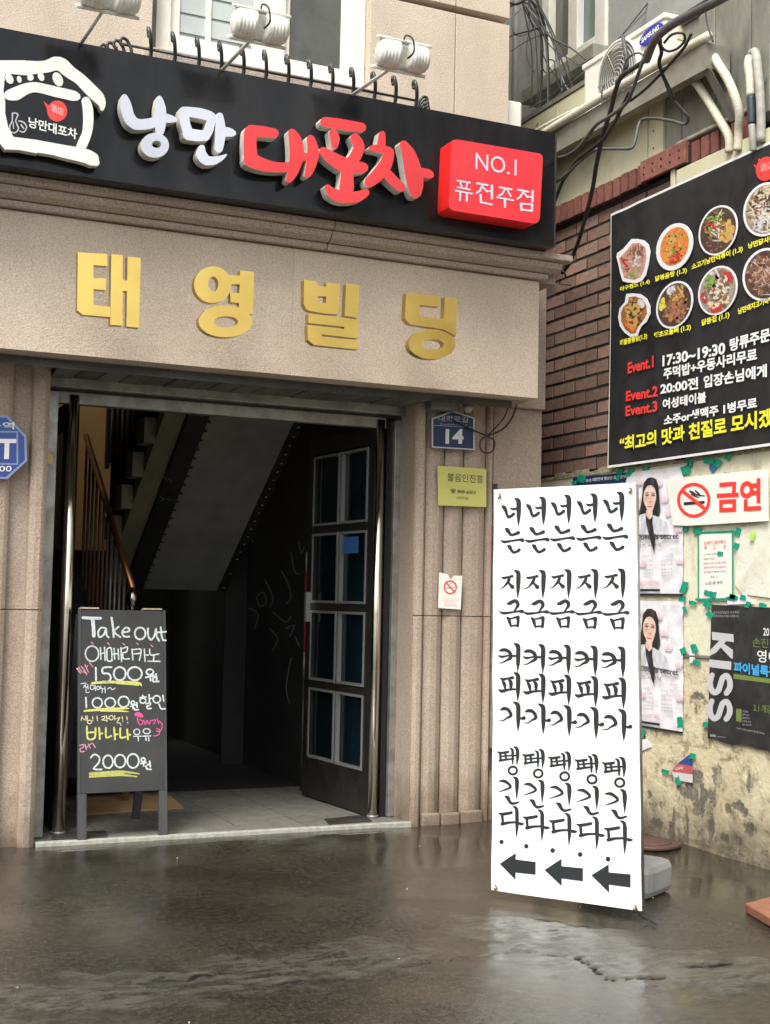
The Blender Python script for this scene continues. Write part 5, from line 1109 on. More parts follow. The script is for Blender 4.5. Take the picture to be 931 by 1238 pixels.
# ------------------------------------------------------------------ air conditioner on its platform
XB = -.13
bl, brr = onX(650, 160, XB), onX(851, 62, XB)
zb1, zb0 = float(onX(848, 54, XB)[2]), float(onX(861, 79, XB)[2])
yb = float(onX(853, 60, XB)[1])
pf = Thing('ac_platform', 'dirty galvanised steel platform on a bracket, jutting from the wall under the air conditioner', 'platform', (-.2, yb+.5, zb0))
tk = Plane((XB, 0, 0), (0, -1, 0), (0, 0, 1), (-1, 0, 0))
pf.part('front_beam', G().box(XB, XB+.005, yb, .55, zb0, zb1).box(XB+.0055, XB+.05, yb+.001, .55, zb1-.006, zb1-.001).box(XB+.0055, XB+.05, yb+.001, .55, zb0+.001, zb0+.006), M_GALV, bev=.001)
pf.part('end_beam', G().box(XB+.001, -.007, yb-.006, yb-.001, zb0+.003, zb1-.001), M_GALV)
pf.part('deck_plate', G().box(XB+.051, -.007, yb+.002, .55, zb1-.02, zb1-.007), M_GALV)
lb_ = onX(884, 148, -.02); g = G()
a = np.array([XB+.02, yb+.03, zb0]); b = np.array([-.02, float(lb_[1])+.0, float(lb_[2])])
for o_ in (0,):
    dx = np.array([.0, -.045, 0]); dn_ = np.array([-.006, 0, 0])
    g.add([a, a+dx, b+dx, b, a+dn_, a+dx+dn_, b+dx+dn_, b+dn_], [(0, 1, 2, 3), (7, 6, 5, 4), (0, 4, 5, 1), (2, 6, 7, 3), (1, 5, 6, 2), (0, 3, 7, 4)])
    de = np.array([0, .005, 0]); dx2 = np.array([.045, 0, .01])
    g.add([a, a+de, b+de, b, a+dx2, a+de+dx2, b+de+dx2, b+dx2], [(0, 1, 2, 3), (7, 6, 5, 4), (0, 4, 5, 1), (2, 6, 7, 3), (1, 5, 6, 2), (0, 3, 7, 4)])
pf.part('bracket_leg', g, mat('grey_steel_angle', (.19, .19, .17), .5, .3, c2=(.12, .12, .1), scale=9))
pf.part('pipe_run', G().tube(smoothpts([(XB-.012, .35, zb1+.010), (XB-.014, .0, zb1+.014), (XB-.012, -.4, zb1+.02), (XB-.010, -.8, zb1+.018), (XB+.0, -1.1, zb1+.02)], 4), .020, 8).tube(smoothpts([(XB-.02, .38, zb1+.045), (XB-.012, .1, zb1+.045), (XB-.01, -.1, zb1+.035)], 4), .010, 8), M_PIPEW)
XA = -.09; zA0 = zb1-.06
tlp = onX(706, 80, XA); trp = onX(804, 15, XA); ya0, ya1 = float(tlp[1]), float(trp[1]); zA1 = float(trp[2])
yq = float(onX(858, 20, XA+.30)[1])
ac = Thing('air_conditioner', 'white outdoor air conditioner with round fan grille and blue oval badge, on the steel platform', 'air conditioner', (XA+.15, (ya0+ya1)/2, zA0))
ac.part('casing', G().box(XA, XA+.46, ya1, ya0, zA0, zA1-.02), M_PWHITE, bev=.012)
ac.part('top_lid', G().box(XA-.008, XA+.468, ya1-.008, ya0+.008, zA1-.028, zA1), M_PWHITE, bev=.006)
PA = side(XA); fc = onX(738, 86, XA); fcy, fcz = -float(fc[1]), float(fc[2])
R_ = .165; fcy, fcz = PA.px(747, 92)
fg = ac.part('fan_opening', solid(G(), PA, [disc(fcy, fcz, R_, None, 40)], .002), mat('fan_shadow_grey', (.20, .20, .18), .7))
for k in range(9):
    r = R_*(k+1)/9.0; ac.part('grille_ring', G().tube([(XA-.008, -(fcy+r*math.cos(q)), fcz+r*math.sin(q)) for q in np.linspace(0, 2*math.pi, 37)], .0028, 5, cap=False), mat('grille_grey', (.34, .34, .31), .5), fg)
for k in range(6):
    q = k*math.pi/3; ac.part('grille_spoke', G().tube([(XA-.008, -fcy, fcz), (XA-.008, -(fcy+R_*math.cos(q)), fcz+R_*math.sin(q))], .0025, 5), mat('grille_grey', (.34, .34, .31), .5), fg)
ac.part('grille_rim', G().tube([(XA-.006, -(fcy+R_*math.cos(q)), fcz+R_*math.sin(q)) for q in np.linspace(0, 2*math.pi, 41)], .008, 6, cap=False), M_PWHITE, fg)
lc = PA.px(789, 42); 
bg_ = ac.part('oval_badge', solid(G(), PA, [disc(lc[0], lc[1], .085, .034, 28, .12)], .0125, .0005), (mat('badge_blue', (.03, .03, .38), .4),)*2)
g = G(); text(g, PA, 'SAMSUNG', (lc[0]-.066, lc[1]-.019), (lc[0]+.066, lc[1]-.003), .024, d=.014, bold=.03, px=False); ac.part('badge_lettering', g, M_WHITE, bg_)
PEa = front(ya1); q = PEa.px(835, 37)
ac.part('valve_recess', G().box(q[0]-.075, q[0]+.055, ya1-.004, ya1-.0005, q[1]-.055, q[1]+.035), mat('yellowed_plastic', (.62, .58, .36), .5), bev=.003)
ac.part('valve_slot', G().box(q[0]-.035, q[0]+.03, ya1-.0055, ya1-.0045, q[1]-.012, q[1]+.008), M_DARKMET)

def line(name, pts, r, m, lab, cat, group=None, k=5, plane='x', seg=8):
    P = []
    for p in pts:
        P.append(onX(p[0], p[1], p[2]) if plane == 'x' else onY(p[0], p[1], p[2]))
    return solo(name, G().tube(smoothpts(P, k), r, seg), m, lab, cat, group)
line('wrapped_pipe', [(862, 66, -.07), (870, 80, -.10), (880, 96, -.10), (889, 118, -.09), (894, 138, -.07), (893, 160, -.05), (892, 182, -.045)], .019, M_PIPEW, 'cream wrapped pipe curving down beside the platform bracket leg', 'pipe')
line('wrapped_pipe', [(800, 80, -.05), (820, 88, -.06), (838, 96, -.06), (854, 118, -.055), (870, 145, -.05), (881, 165, -.045), (882, 184, -.04)], .019, M_PIPEW, 'cream wrapped pipe passing under the steel platform and down by the bracket foot', 'pipe')
line('wrapped_pipe', [(906, 70, -.05), (905, 78, -.06), (907, 95, -.06), (908, 116, -.06)], .019, M_PIPEW, 'left one of two upright wrapped pipes near the top right corner, white upper length', 'pipe')
line('wrapped_pipe', [(908, 117, -.06), (909, 135, -.06), (909, 150, -.06)], .018, mat('black_tape_wrap', (.03, .04, .055), .5), 'black-taped length of the left upright pipe near the top right corner', 'pipe')
line('wrapped_pipe', [(909, 151, -.06), (911, 170, -.055), (911, 182, -.05)], .016, M_PIPEG, 'grey lower end of the left upright pipe above the banner frame', 'pipe')
line('wrapped_pipe', [(906, 72, -.0), (910, 64, -.02), (914, 66, -.04), (917, 90, -.055), (920, 130, -.055), (920, 172, -.05)], .019, M_PIPEG, 'right one of two upright wrapped pipes near the top right corner, stained grey', 'pipe')
# overhead cables; third number is the distance of that point out from the brick wall plane
cb = [
 ([(868, -6, -.85), (845, 8, -.82), (820, 24, -.78), (802, 40, -.72), (792, 50, -.66), (782, 70, -.60), (770, 80, -.58), (752, 92, -.56), (744, 110, -.55), (738, 135, -.52), (730, 160, -.5), (722, 195, -.42), (716, 230, -.34), (708, 262, -.26), (700, 290, -.16), (690, 315, -.10), (680, 330, -.08)], .012, M_CABLE, 'thick black cable dropping from the top right past the platform to the cornice end', 6),
 ([(880, -6, -.86), (862, 4, -.85), (838, 16, -.83), (812, 30, -.80), (795, 44, -.75), (788, 56, -.7), (782, 72, -.62)], .019, mat('bundled_cable_grey', (.10, .11, .12), .45, c2=(.06, .065, .07), scale=14), 'fat dark grey bundle of cable slanting in front of the air conditioner', 6),
 ([(782, 60, -.62), (765, 108, -.60), (757, 125, -.58), (738, 140, -.56), (722, 150, -.54), (710, 165, -.52), (698, 180, -.5), (685, 188, -.48), (672, 192, -.46), (655, 200, -.4)], .009, M_CABLEG, 'grey cable curving left from the cable knot to behind the end of the black sign', 6),
 ([(762, 110, -.58), (752, 130, -.56), (742, 150, -.54), (730, 168, -.50), (718, 178, -.48), (700, 192, -.46), (688, 208, -.44), (680, 220, -.42), (668, 250, -.38), (660, 268, -.34)], .010, M_CABLE, 'black cable swinging down left behind the right edge of the black sign', 6),
 ([(805, 100, -.5), (812, 118, -.45), (822, 130, -.40), (832, 142, -.36), (828, 150, -.34), (812, 146, -.32), (790, 143, -.3), (776, 145, -.3), (771, 155, -.32), (768, 170, -.34), (763, 179, -.36), (748, 180, -.4), (730, 180, -.42), (718, 182, -.44), (700, 196, -.46), (684, 212, -.46), (668, 222, -.44), (655, 224, -.42)], .008, M_CABLEG, 'grey cable making a stepped bend across the cream cladding', 6),
 ([(795, 45, -.66), (800, 62, -.60), (797, 75, -.58), (801, 90, -.54), (808, 105, -.48), (815, 120, -.44)], .009, M_CABLE, 'short black cable hanging from the cable bundle over the platform edge', 5),
 ([(803, 52, -.62), (812, 42, -.62), (825, 40, -.60), (828, 48, -.58), (820, 58, -.58), (808, 62, -.6), (800, 56, -.62), (799, 47, -.63)], .006, M_CABLE, 'small black cable coil hanging in front of the air conditioner', 6),
 ([(836, 40, -.56), (828, 56, -.56), (815, 72, -.56), (800, 88, -.54), (780, 108, -.54), (762, 122, -.54)], .007, M_CABLE, 'black wire running down left along the steel platform edge', 5),
 ([(753, 44, -.48), (756, 60, -.5), (758, 78, -.5), (754, 86, -.5)], .011, M_CABLEG, 'grey upright stub of cable in front of the fan grille', 4),
 ([(782, 70, -.55), (772, 64, -.52), (762, 68, -.52), (756, 76, -.52), (752, 90, -.52)], .005, M_CABLEG, 'thin grey cable arching over the fan grille', 5),
 ([(731, 102, -.47), (728, 110, -.48), (728, 118, -.48), (732, 119, -.48)], .004, M_CABLE, 'tiny black hook of wire on the platform pipe', 4),
 ([(853, 8, -.42), (854, 22, -.42), (857, 36, -.42), (862, 50, -.44)], .004, M_CABLE, 'thin black wire down the right end of the air conditioner', 5),
 ([(668, 330, -.06), (678, 326, -.10), (684, 334, -.08), (676, 342, -.04), (690, 345, -.02)], .004, M_CABLE, 'frayed wire ends at the cornice corner', 4),
]
for pts, r, m, lab, k in cb: line('cable', pts, r*.85, m, lab, 'cable', 'cables in front of the brick building', k)
line('thin_wire', [(906, -5, .3), (905, 40, .2), (906, 70, -.04)], .003, M_CABLEG, 'thin wire down the grey wall to the left upright pipe', 'wire')
line('thin_wire', [(912, -5, .3), (911, 35, .2), (911, 66, -.02)], .006, M_CABLEG, 'thicker grey wire down the wall between the two upright pipes', 'wire')
line('thin_wire', [(892, -5, .4), (884, 20, .35), (876, 44, .3), (874, 70, .2)], .0025, M_CABLE, 'thin wire from the top edge to the platform corner', 'wire')
line('thin_wire', [(938, -2, .5), (900, 18, .45), (870, 32, .4), (845, 52, .3)], .003, M_CABLE, 'thin wire crossing the grey wall above the platform', 'wire')
line('thin_wire', [(931, 78, .1), (926, 96, .0), (922, 108, -.03), (921, 120, -.03)], .003, M_CABLEG, 'thin wire at the right edge beside the upright pipes', 'wire')
line('thin_wire', [(931, 50, .3), (921, 68, .2), (912, 84, .1)], .007, M_CABLE, 'black cable end above the wall ledge at the right edge', 'wire')
# tangle in the gap between the two buildings
tg = [
 ([(612, 10, .9), (635, 3, .8), (650, 20, .8), (662, 42, .7), (690, 58, .6), (708, 72, .5)], .007, M_CABLEG, 'grey cable from the tangle to the window sill'),
 ([(630, -4, .9), (640, 12, .8), (655, 30, .8), (668, 50, .8), (675, 80, .8), (684, 104, .7), (700, 121, .4)], .008, mat('pale_grey_cable', (.30, .31, .29), .5), 'pale grey cable looping down from the tangle to the platform pipe'),
 ([(636, -4, .9), (650, 15, .9), (655, 60, .9), (655, 100, .8), (650, 150, .7)], .010, M_CABLE, 'thick black cable hanging straight down in the gap'),
 ([(648, -4, .9), (660, 40, .9), (663, 90, .9), (664, 140, .8)], .013, M_CABLE, 'thickest black cable hanging in the gap between the buildings'),
 ([(655, 50, .8), (654, 75, .8), (660, 88, .8), (670, 84, .8), (670, 74, .8), (664, 72, .8)], .006, M_CABLEG, 'grey cable loop hanging in the gap'),
 ([(616, 45, .9), (622, 42, .9), (645, 36, .8), (660, 30, .8)], .007, M_CABLEG, 'grey cable crossing the top of the gap'),
 ([(630, 10, .9), (620, 22, .9), (621, 38, .9), (630, 43, .9), (645, 36, .9), (652, 30, .9)], .009, mat('pale_grey_cable', (.30, .31, .29), .5), 'pale cable curl beside the granite corner'),
 ([(640, 130, .5), (660, 120, .5), (690, 96, .4), (715, 78, .3), (745, 50, .3), (770, 20, .3), (790, -5, .3)], .006, M_CABLE, 'thin black cable rising to the right across the gap toward the air conditioner'),
 ([(648, 152, .5), (672, 118, .5), (700, 92, .4), (735, 60, .35), (780, 15, .3)], .004, M_CABLEG, 'thin grey wire rising to the right behind the air conditioner'),
 ([(636, 8, .8), (665, 55, .7), (690, 72, .6), (700, 78, .5), (714, 70, .5)], .005, M_CABLEG, 'second grey cable sagging to the window sill'),
 ([(672, 84, .7), (676, 105, .6), (690, 125, .4)], .008, M_CABLE, 'short black cable below the window sill'),
 ([(612, 2, .7), (625, 5, .7), (640, -4, .7)], .012, M_CABLE, 'black cable bunch at the very top of the gap'),
 ([(618, 62, .9), (640, 48, .9), (668, 38, .8)], .004, M_CABLEG, 'thin wire crossing behind the drainpipe'),
 ([(650, 155, .5), (649, 120, .7), (657, 60, .8), (648, 10, .8)], .004, M_CABLE, 'thin black wire hanging left of the thick cables'),
]
rt = random.Random(21)
for k, nm in enumerate(('nearest the granite corner', 'beside the drainpipe', 'left of the middle of the gap', 'in the middle of the gap', 'right of the middle of the gap', 'just left of the far window', 'over the far window sill', 'crossing the far window sill')):
    x0, x1 = 640+rt.uniform(-14, 10), 640+k*9+rt.uniform(-6, 6); y1_ = rt.uniform(90, 150)-k*3
    tg.append(([(x0, -5, .85), (x0+(x1-x0)*.3+rt.uniform(-6, 10), 25+rt.uniform(-8, 8), .8), (x0+(x1-x0)*.7+rt.uniform(-8, 8), 60+rt.uniform(-10, 10), .7), (x1, y1_, .6)], rt.uniform(.004, .008), M_CABLEG if k % 2 else M_CABLE, 'thin sagging wire '+nm))
for pts, r, m, lab in tg: line('cable', [(a, b, c) for a, b, c in pts], r*.62, m, lab, 'cable', 'cables tangled in the gap between the buildings', 5, 'y')

# ================================================================== BLACK MENU BANNER
XM = -.045; PM = side(XM)
mb = Thing('menu_banner', 'large black banner with white hem showing eight round food photos and event times', 'banner', (XM, -1.2, 1.66))
btl, bbl, btr, bbr = PM.px(738, 259), PM.px(734, 566), PM.px(931, 171), PM.px(931, 539)
s0, s1 = btl[0], btl[0]+2.1
def bt_at(s): return btl[1]+(btr[1]-btl[1])*(s-btl[0])/(btr[0]-btl[0])
def bb_at(s): return bbl[1]+(bbr[1]-bbl[1])*(s-bbl[0])/(bbr[0]-bbl[0])
def wave(s, z): return .004*math.sin((s-s0)*9+z*1.5)*max(0, .6-(s-s0))+.0022*math.sin(s*31+z*4)*math.exp(-((s-s0)/.35)**2)
def bsheet(i0, i1, j0, j1, d, n=48, m=24):
    g = G(); v = []
    for j in range(m+1):
        for i in range(n+1):
            s = s0+(s1-s0)*(i0+(i1-i0)*i/n); a, b = bb_at(s), bt_at(s); z = a+(b-a)*(j0+(j1-j0)*j/m)
            s2 = s+(.005*math.sin(j/m*2.6+.4) if i0 == 0 and i == 0 else 0)
            v.append(PM.to3(s2, z, d+wave(s, z)))
    return g.add(v, [(j*(n+1)+i, j*(n+1)+i+1, (j+1)*(n+1)+i+1, (j+1)*(n+1)+i) for j in range(m) for i in range(n)], 0, True)
hem = .008/2.1
mb.part('banner_sheet', bsheet(hem, 1, .009, .991, .0), M_PRINTBLK)
hm = (mat('banner_hem_white', (.72, .72, .70), .5), )
for a, b, c, d in ((0, hem, 0, 1), (hem, 1, 0, .009), (hem, 1, .991, 1)): mb.part('banner_hem', bsheet(a, b, c, d, .0005, 48 if a else 2, 24 if not a else 2), hm)
DT = .009
class PMw(Plane): pass
def food(shape, core, mats_, lab, spots):
    """printed food photo: white plate rim, dish and scattered pieces"""
    g = solid(G(), PM, mp(PM, tile([shape], 4.632, 730, 240), DT), DT, DT-.003)
    o = mb.part('food_photo', g, mat('plate_rim', (.76, .77, .78), .4), label=lab)
    g = solid(G(), PM, mp(PM, tile([core], 4.632, 730, 240), DT+.0006), DT+.0006); mb.part('printed_dish', g, mats_[0], o)
    r = random.Random(lab); xs = [q[0] for q in core]; ys_ = [q[1] for q in core]; cx_, cy_ = sum(xs)/len(xs), sum(ys_)/len(ys_); W2, H2 = (max(xs)-min(xs))/2, (max(ys_)-min(ys_))/2
    def inside(x, y):
        c = False; n = len(core)
        for i in range(n):
            (xa, ya), (xb2, yb2) = core[i], core[(i+1) % n]
            if (ya > y) != (yb2 > y) and x < (xb2-xa)*(y-ya)/(yb2-ya)+xa: c = not c
        return c
    for mi, (m, n_, sz, el, reg) in enumerate(spots):
        g = G()
        for k in range(n_):
            for _ in range(20):
                x, y = cx_+reg[0]*W2+r.gauss(0, .42)*W2*reg[2], cy_+reg[1]*H2+r.gauss(0, .42)*H2*reg[2]
                a = r.uniform(0, 3.14); rx = sz*r.uniform(.6, 1.3)*el; ry = sz*r.uniform(.6, 1.2)/el
                D_ = [(x+rx*math.cos(q)*math.cos(a)*r.uniform(.85, 1.1)-ry*math.sin(q)*math.sin(a), y+rx*math.cos(q)*math.sin(a)+ry*math.sin(q)*math.cos(a)) for q in (2*math.pi*i/7 for i in range(7))]
                if all(inside(*q) for q in D_): break
            else: continue
            d = DT+.0009+.0003*mi+.00008*(k % 20); g.add([PM.to3(*p, d) for p in mp(PM, tile([D_], 4.632, 730, 240), d)[0]], [tuple(range(7))])
        if g.v: mb.part('printed_pieces', g, m, o)
def fm(n, a, b, s=60): return mat(n, a, .5, c2=b, scale=s)
f1, f2, f3 = fm('print_meat_brown', (.28, .15, .09), (.16, .08, .05)), fm('print_orange', (.75, .28, .05), (.60, .16, .03)), fm('print_red', (.55, .05, .04), (.42, .03, .03))
f4, f5, f6 = fm('print_green', (.22, .42, .08), (.12, .28, .05)), fm('print_pinkmeat', (.62, .34, .26), (.42, .22, .17)), fm('print_cream', (.72, .62, .45), (.6, .5, .32))
f7, f8, f9 = fm('print_dark', (.10, .06, .04), (.05, .03, .025)), fm('print_white', (.68, .68, .68), (.5, .5, .52)), fm('print_ochre', (.62, .40, .12), (.45, .26, .07))
def el_(cx_, cy_, rx, ry, rot=.35, n=36): return disc(cx_, cy_, rx, ry, n, rot)
food([(155, 226), (190, 226), (225, 234), (250, 258), (260, 300), (250, 370), (235, 430), (212, 462), (180, 475), (130, 470), (105, 462), (92, 420), (82, 370), (70, 325), (75, 305), (110, 280)], [(160, 250), (200, 248), (232, 272), (240, 330), (225, 400), (205, 440), (170, 455), (115, 445), (98, 390), (86, 335), (120, 300)],
     (f5,), 'shell-shaped plate of pinkish sliced meat, upper left food photo', [(f5, 60, 10, 1.8, (0, 0, 1)), (f1, 50, 8, 1.5, (.2, -.5, .6)), (f8, 14, 9, 1.8, (.1, -.1, .5)), (f3, 10, 8, 1.2, (-.7, .0, .5)), (f4, 8, 9, 1.3, (0, .8, .4))])
food(el_(396, 270, 98, 137), el_(396, 268, 76, 112), (fm('print_stew', (.72, .30, .07), (.55, .15, .03), 40),), 'oval pot of orange stew, second food photo of the upper row', [(f2, 60, 13, 1.3, (0, -.1, 1)), (f9, 24, 14, 1.3, (-.1, -.3, .8)), (f3, 22, 10, 1.3, (0, .7, .6)), (f4, 5, 11, 2.0, (0, .1, .4)), (f7, 14, 6, 1, (0, 0, 1))])
food(el_(640, 178, 104, 145), el_(640, 178, 95, 134), (f7,), 'plate of dark noodles with pale slices, third food photo of the upper row', [(f1, 70, 10, 1.6, (0, .1, 1)), (f9, 14, 22, 1.2, (.6, .2, .5)), (f6, 10, 14, 2.6, (0, -.2, .7)), (f3, 12, 10, 1.8, (-.4, -.3, .6)), (f4, 16, 9, 1.4, (-.3, -.4, .8)), (f8, 5, 10, 2.5, (-.2, .2, .4))])
food(el_(905, 60, 120, 156), el_(905, 60, 108, 142), (fm('print_noodle', (.45, .38, .26), (.25, .2, .13), 50),), 'plate of pale shredded food cut by the right edge, upper row', [(f8, 60, 12, 2.6, (-.1, .5, .9)), (f6, 50, 12, 1.8, (0, -.2, 1)), (f7, 40, 10, 1.5, (-.1, -.4, 1)), (f1, 20, 10, 1.5, (-.3, 0, 1))])
food([(125, 535), (160, 530), (205, 535), (240, 560), (258, 600), (260, 645), (240, 690), (210, 715), (195, 750), (185, 775), (150, 775), (115, 750), (90, 715), (80, 665), (88, 615), (118, 580)], [(140, 552), (175, 548), (215, 560), (240, 600), (242, 645), (220, 685), (195, 715), (178, 755), (150, 757), (118, 730), (98, 690), (96, 640), (110, 605), (135, 585)],
     (fm('print_brownstew', (.42, .16, .05), (.25, .09, .03), 40),), 'curved plate of orange-brown stew, lower left food photo', [(f9, 20, 20, 1.8, (0, -.3, .7)), (f2, 20, 14, 1.6, (-.2, .5, .6)), (f7, 22, 10, 1.6, (.2, .1, .8)), (f8, 6, 14, 1.1, (.5, -.6, .3)), (f9, 6, 18, 2.6, (.1, .1, .5))])
food(el_(396, 595, 98, 138), el_(396, 595, 88, 126), (f7,), 'plate of glazed brown pieces, second food photo of the lower row', [(f1, 90, 13, 1.1, (.1, .15, 1)), (fm('print_glazed', (.50, .22, .10), (.36, .14, .06)), 46, 12, 1.1, (.1, .2, .8)), (f9, 20, 10, 1.3, (.2, -.5, .6)), (f8, 14, 10, 1.5, (-.3, -.75, .4)), (fm('print_lemon', (.75, .68, .08), (.6, .5, .05)), 10, 12, 1.1, (-.85, .0, .3))])
food(el_(638, 515, 105, 143), el_(638, 515, 96, 132), (fm('print_greydish', (.40, .34, .28), (.25, .2, .16), 50),), 'plate of grey-brown morsels with red and green garnish, third food photo of the lower row', [(f1, 60, 13, 1.2, (.1, .0, 1)), (f6, 50, 12, 1.2, (0, .1, .9)), (f3, 8, 18, 1.2, (.5, -.6, .4)), (f3, 7, 18, 1.2, (0, .8, .4)), (f4, 10, 14, 1.8, (-.5, -.4, .6)), (f3, 4, 14, 1.2, (-.8, .3, .3)), (f8, 14, 10, 1.2, (0, 0, 1))])
food(el_(905, 425, 125, 152), el_(905, 425, 112, 138), (f7,), 'plate of dark sliced meat with pale sauce lines, cut by the right edge', [(f1, 90, 11, 1.8, (-.1, 0, 1)), (f5, 50, 9, 1.8, (-.1, 0, 1)), (f8, 30, 6, 3.4, (0, .2, .9))])
t7 = lambda x, y: (730+x/4.632, 240+y/4.632)
for s_, L, R, h in (('아구찜드 (1.4)', (90, 525), (258, 480), 26), ('닭볶음탕 (1.3)', (288, 472), (465, 420), 32), ('소고기낭만떡볶이 (1.3)', (492, 405), (778, 302), 34), ('낭만닭사천탕 (1.5)', (808, 288), (1060, 205), 34),
                    ('해물짬뽕탕(1.3)', (90, 832), (243, 790), 34), ('땡초오돌뼈 (1.2)', (282, 790), (488, 740), 34), ('닭똥집 (1.1)', (548, 720), (703, 672), 36), ('낭만돼지고기숙주 (1.5)', (752, 656), (1010, 560), 36)):
    g = G(); text(g, PM, s_, t7(*L), t7(*R), h*1.15/4.632, d=DT, bold=.034); mb.part('yellow_caption', g, M_YEL)
t8 = lambda x, y: (720+x/4.413, 380+y/4.413)
for s_, L, R, h, m, b in (('Event.1', (172, 318), (310, 282), 60, M_REDP, .03), ('Event.2', (162, 465), (332, 438), 56, M_REDP, .03), ('Event.3', (160, 545), (330, 518), 56, M_REDP, .03),
    ('17:30~19:30', (357, 280), (692, 212), 60, M_WHITE, .03), ('탕류주문시', (716, 200), (985, 128), 70, M_WHITE, .035), ('주먹밥+우동사리무료', (362, 350), (862, 246), 62, M_WHITE, .035),
    ('20:00전', (346, 428), (548, 398), 62, M_WHITE, .03), ('입장손님에게 소주1병', (576, 395), (1160, 290), 66, M_WHITE, .035), ('여성테이블', (358, 508), (590, 470), 56, M_WHITE, .03), ('소주or생맥주 1병무료', (365, 594), (862, 500), 54, M_WHITE, .03),
    ('“최고의 맛과 친절로 모시겠습니다”', (128, 738), (1230, 548), 84, M_YEL, .04)):
    g = G(); text(g, PM, s_, t8(*L), t8(*R), h/4.413, d=DT, bold=b); mb.part('event_lettering', g, m)
sl_ = mb.part('red_logo', solid(G(), PM, mp(PM, [disc(926, 204, 12, 15, 24, .3)]+st_([(914, 202, 2), (912, 199, 1.5)], [(918, 193, 3), (920, 196, 3)]), DT), DT), M_REDP)
g = G(); text(g, PM, '酒店', (919, 208), (935, 203), 9, d=DT+.001, bold=.0); mb.part('logo_characters', g, M_PINKP, sl_)

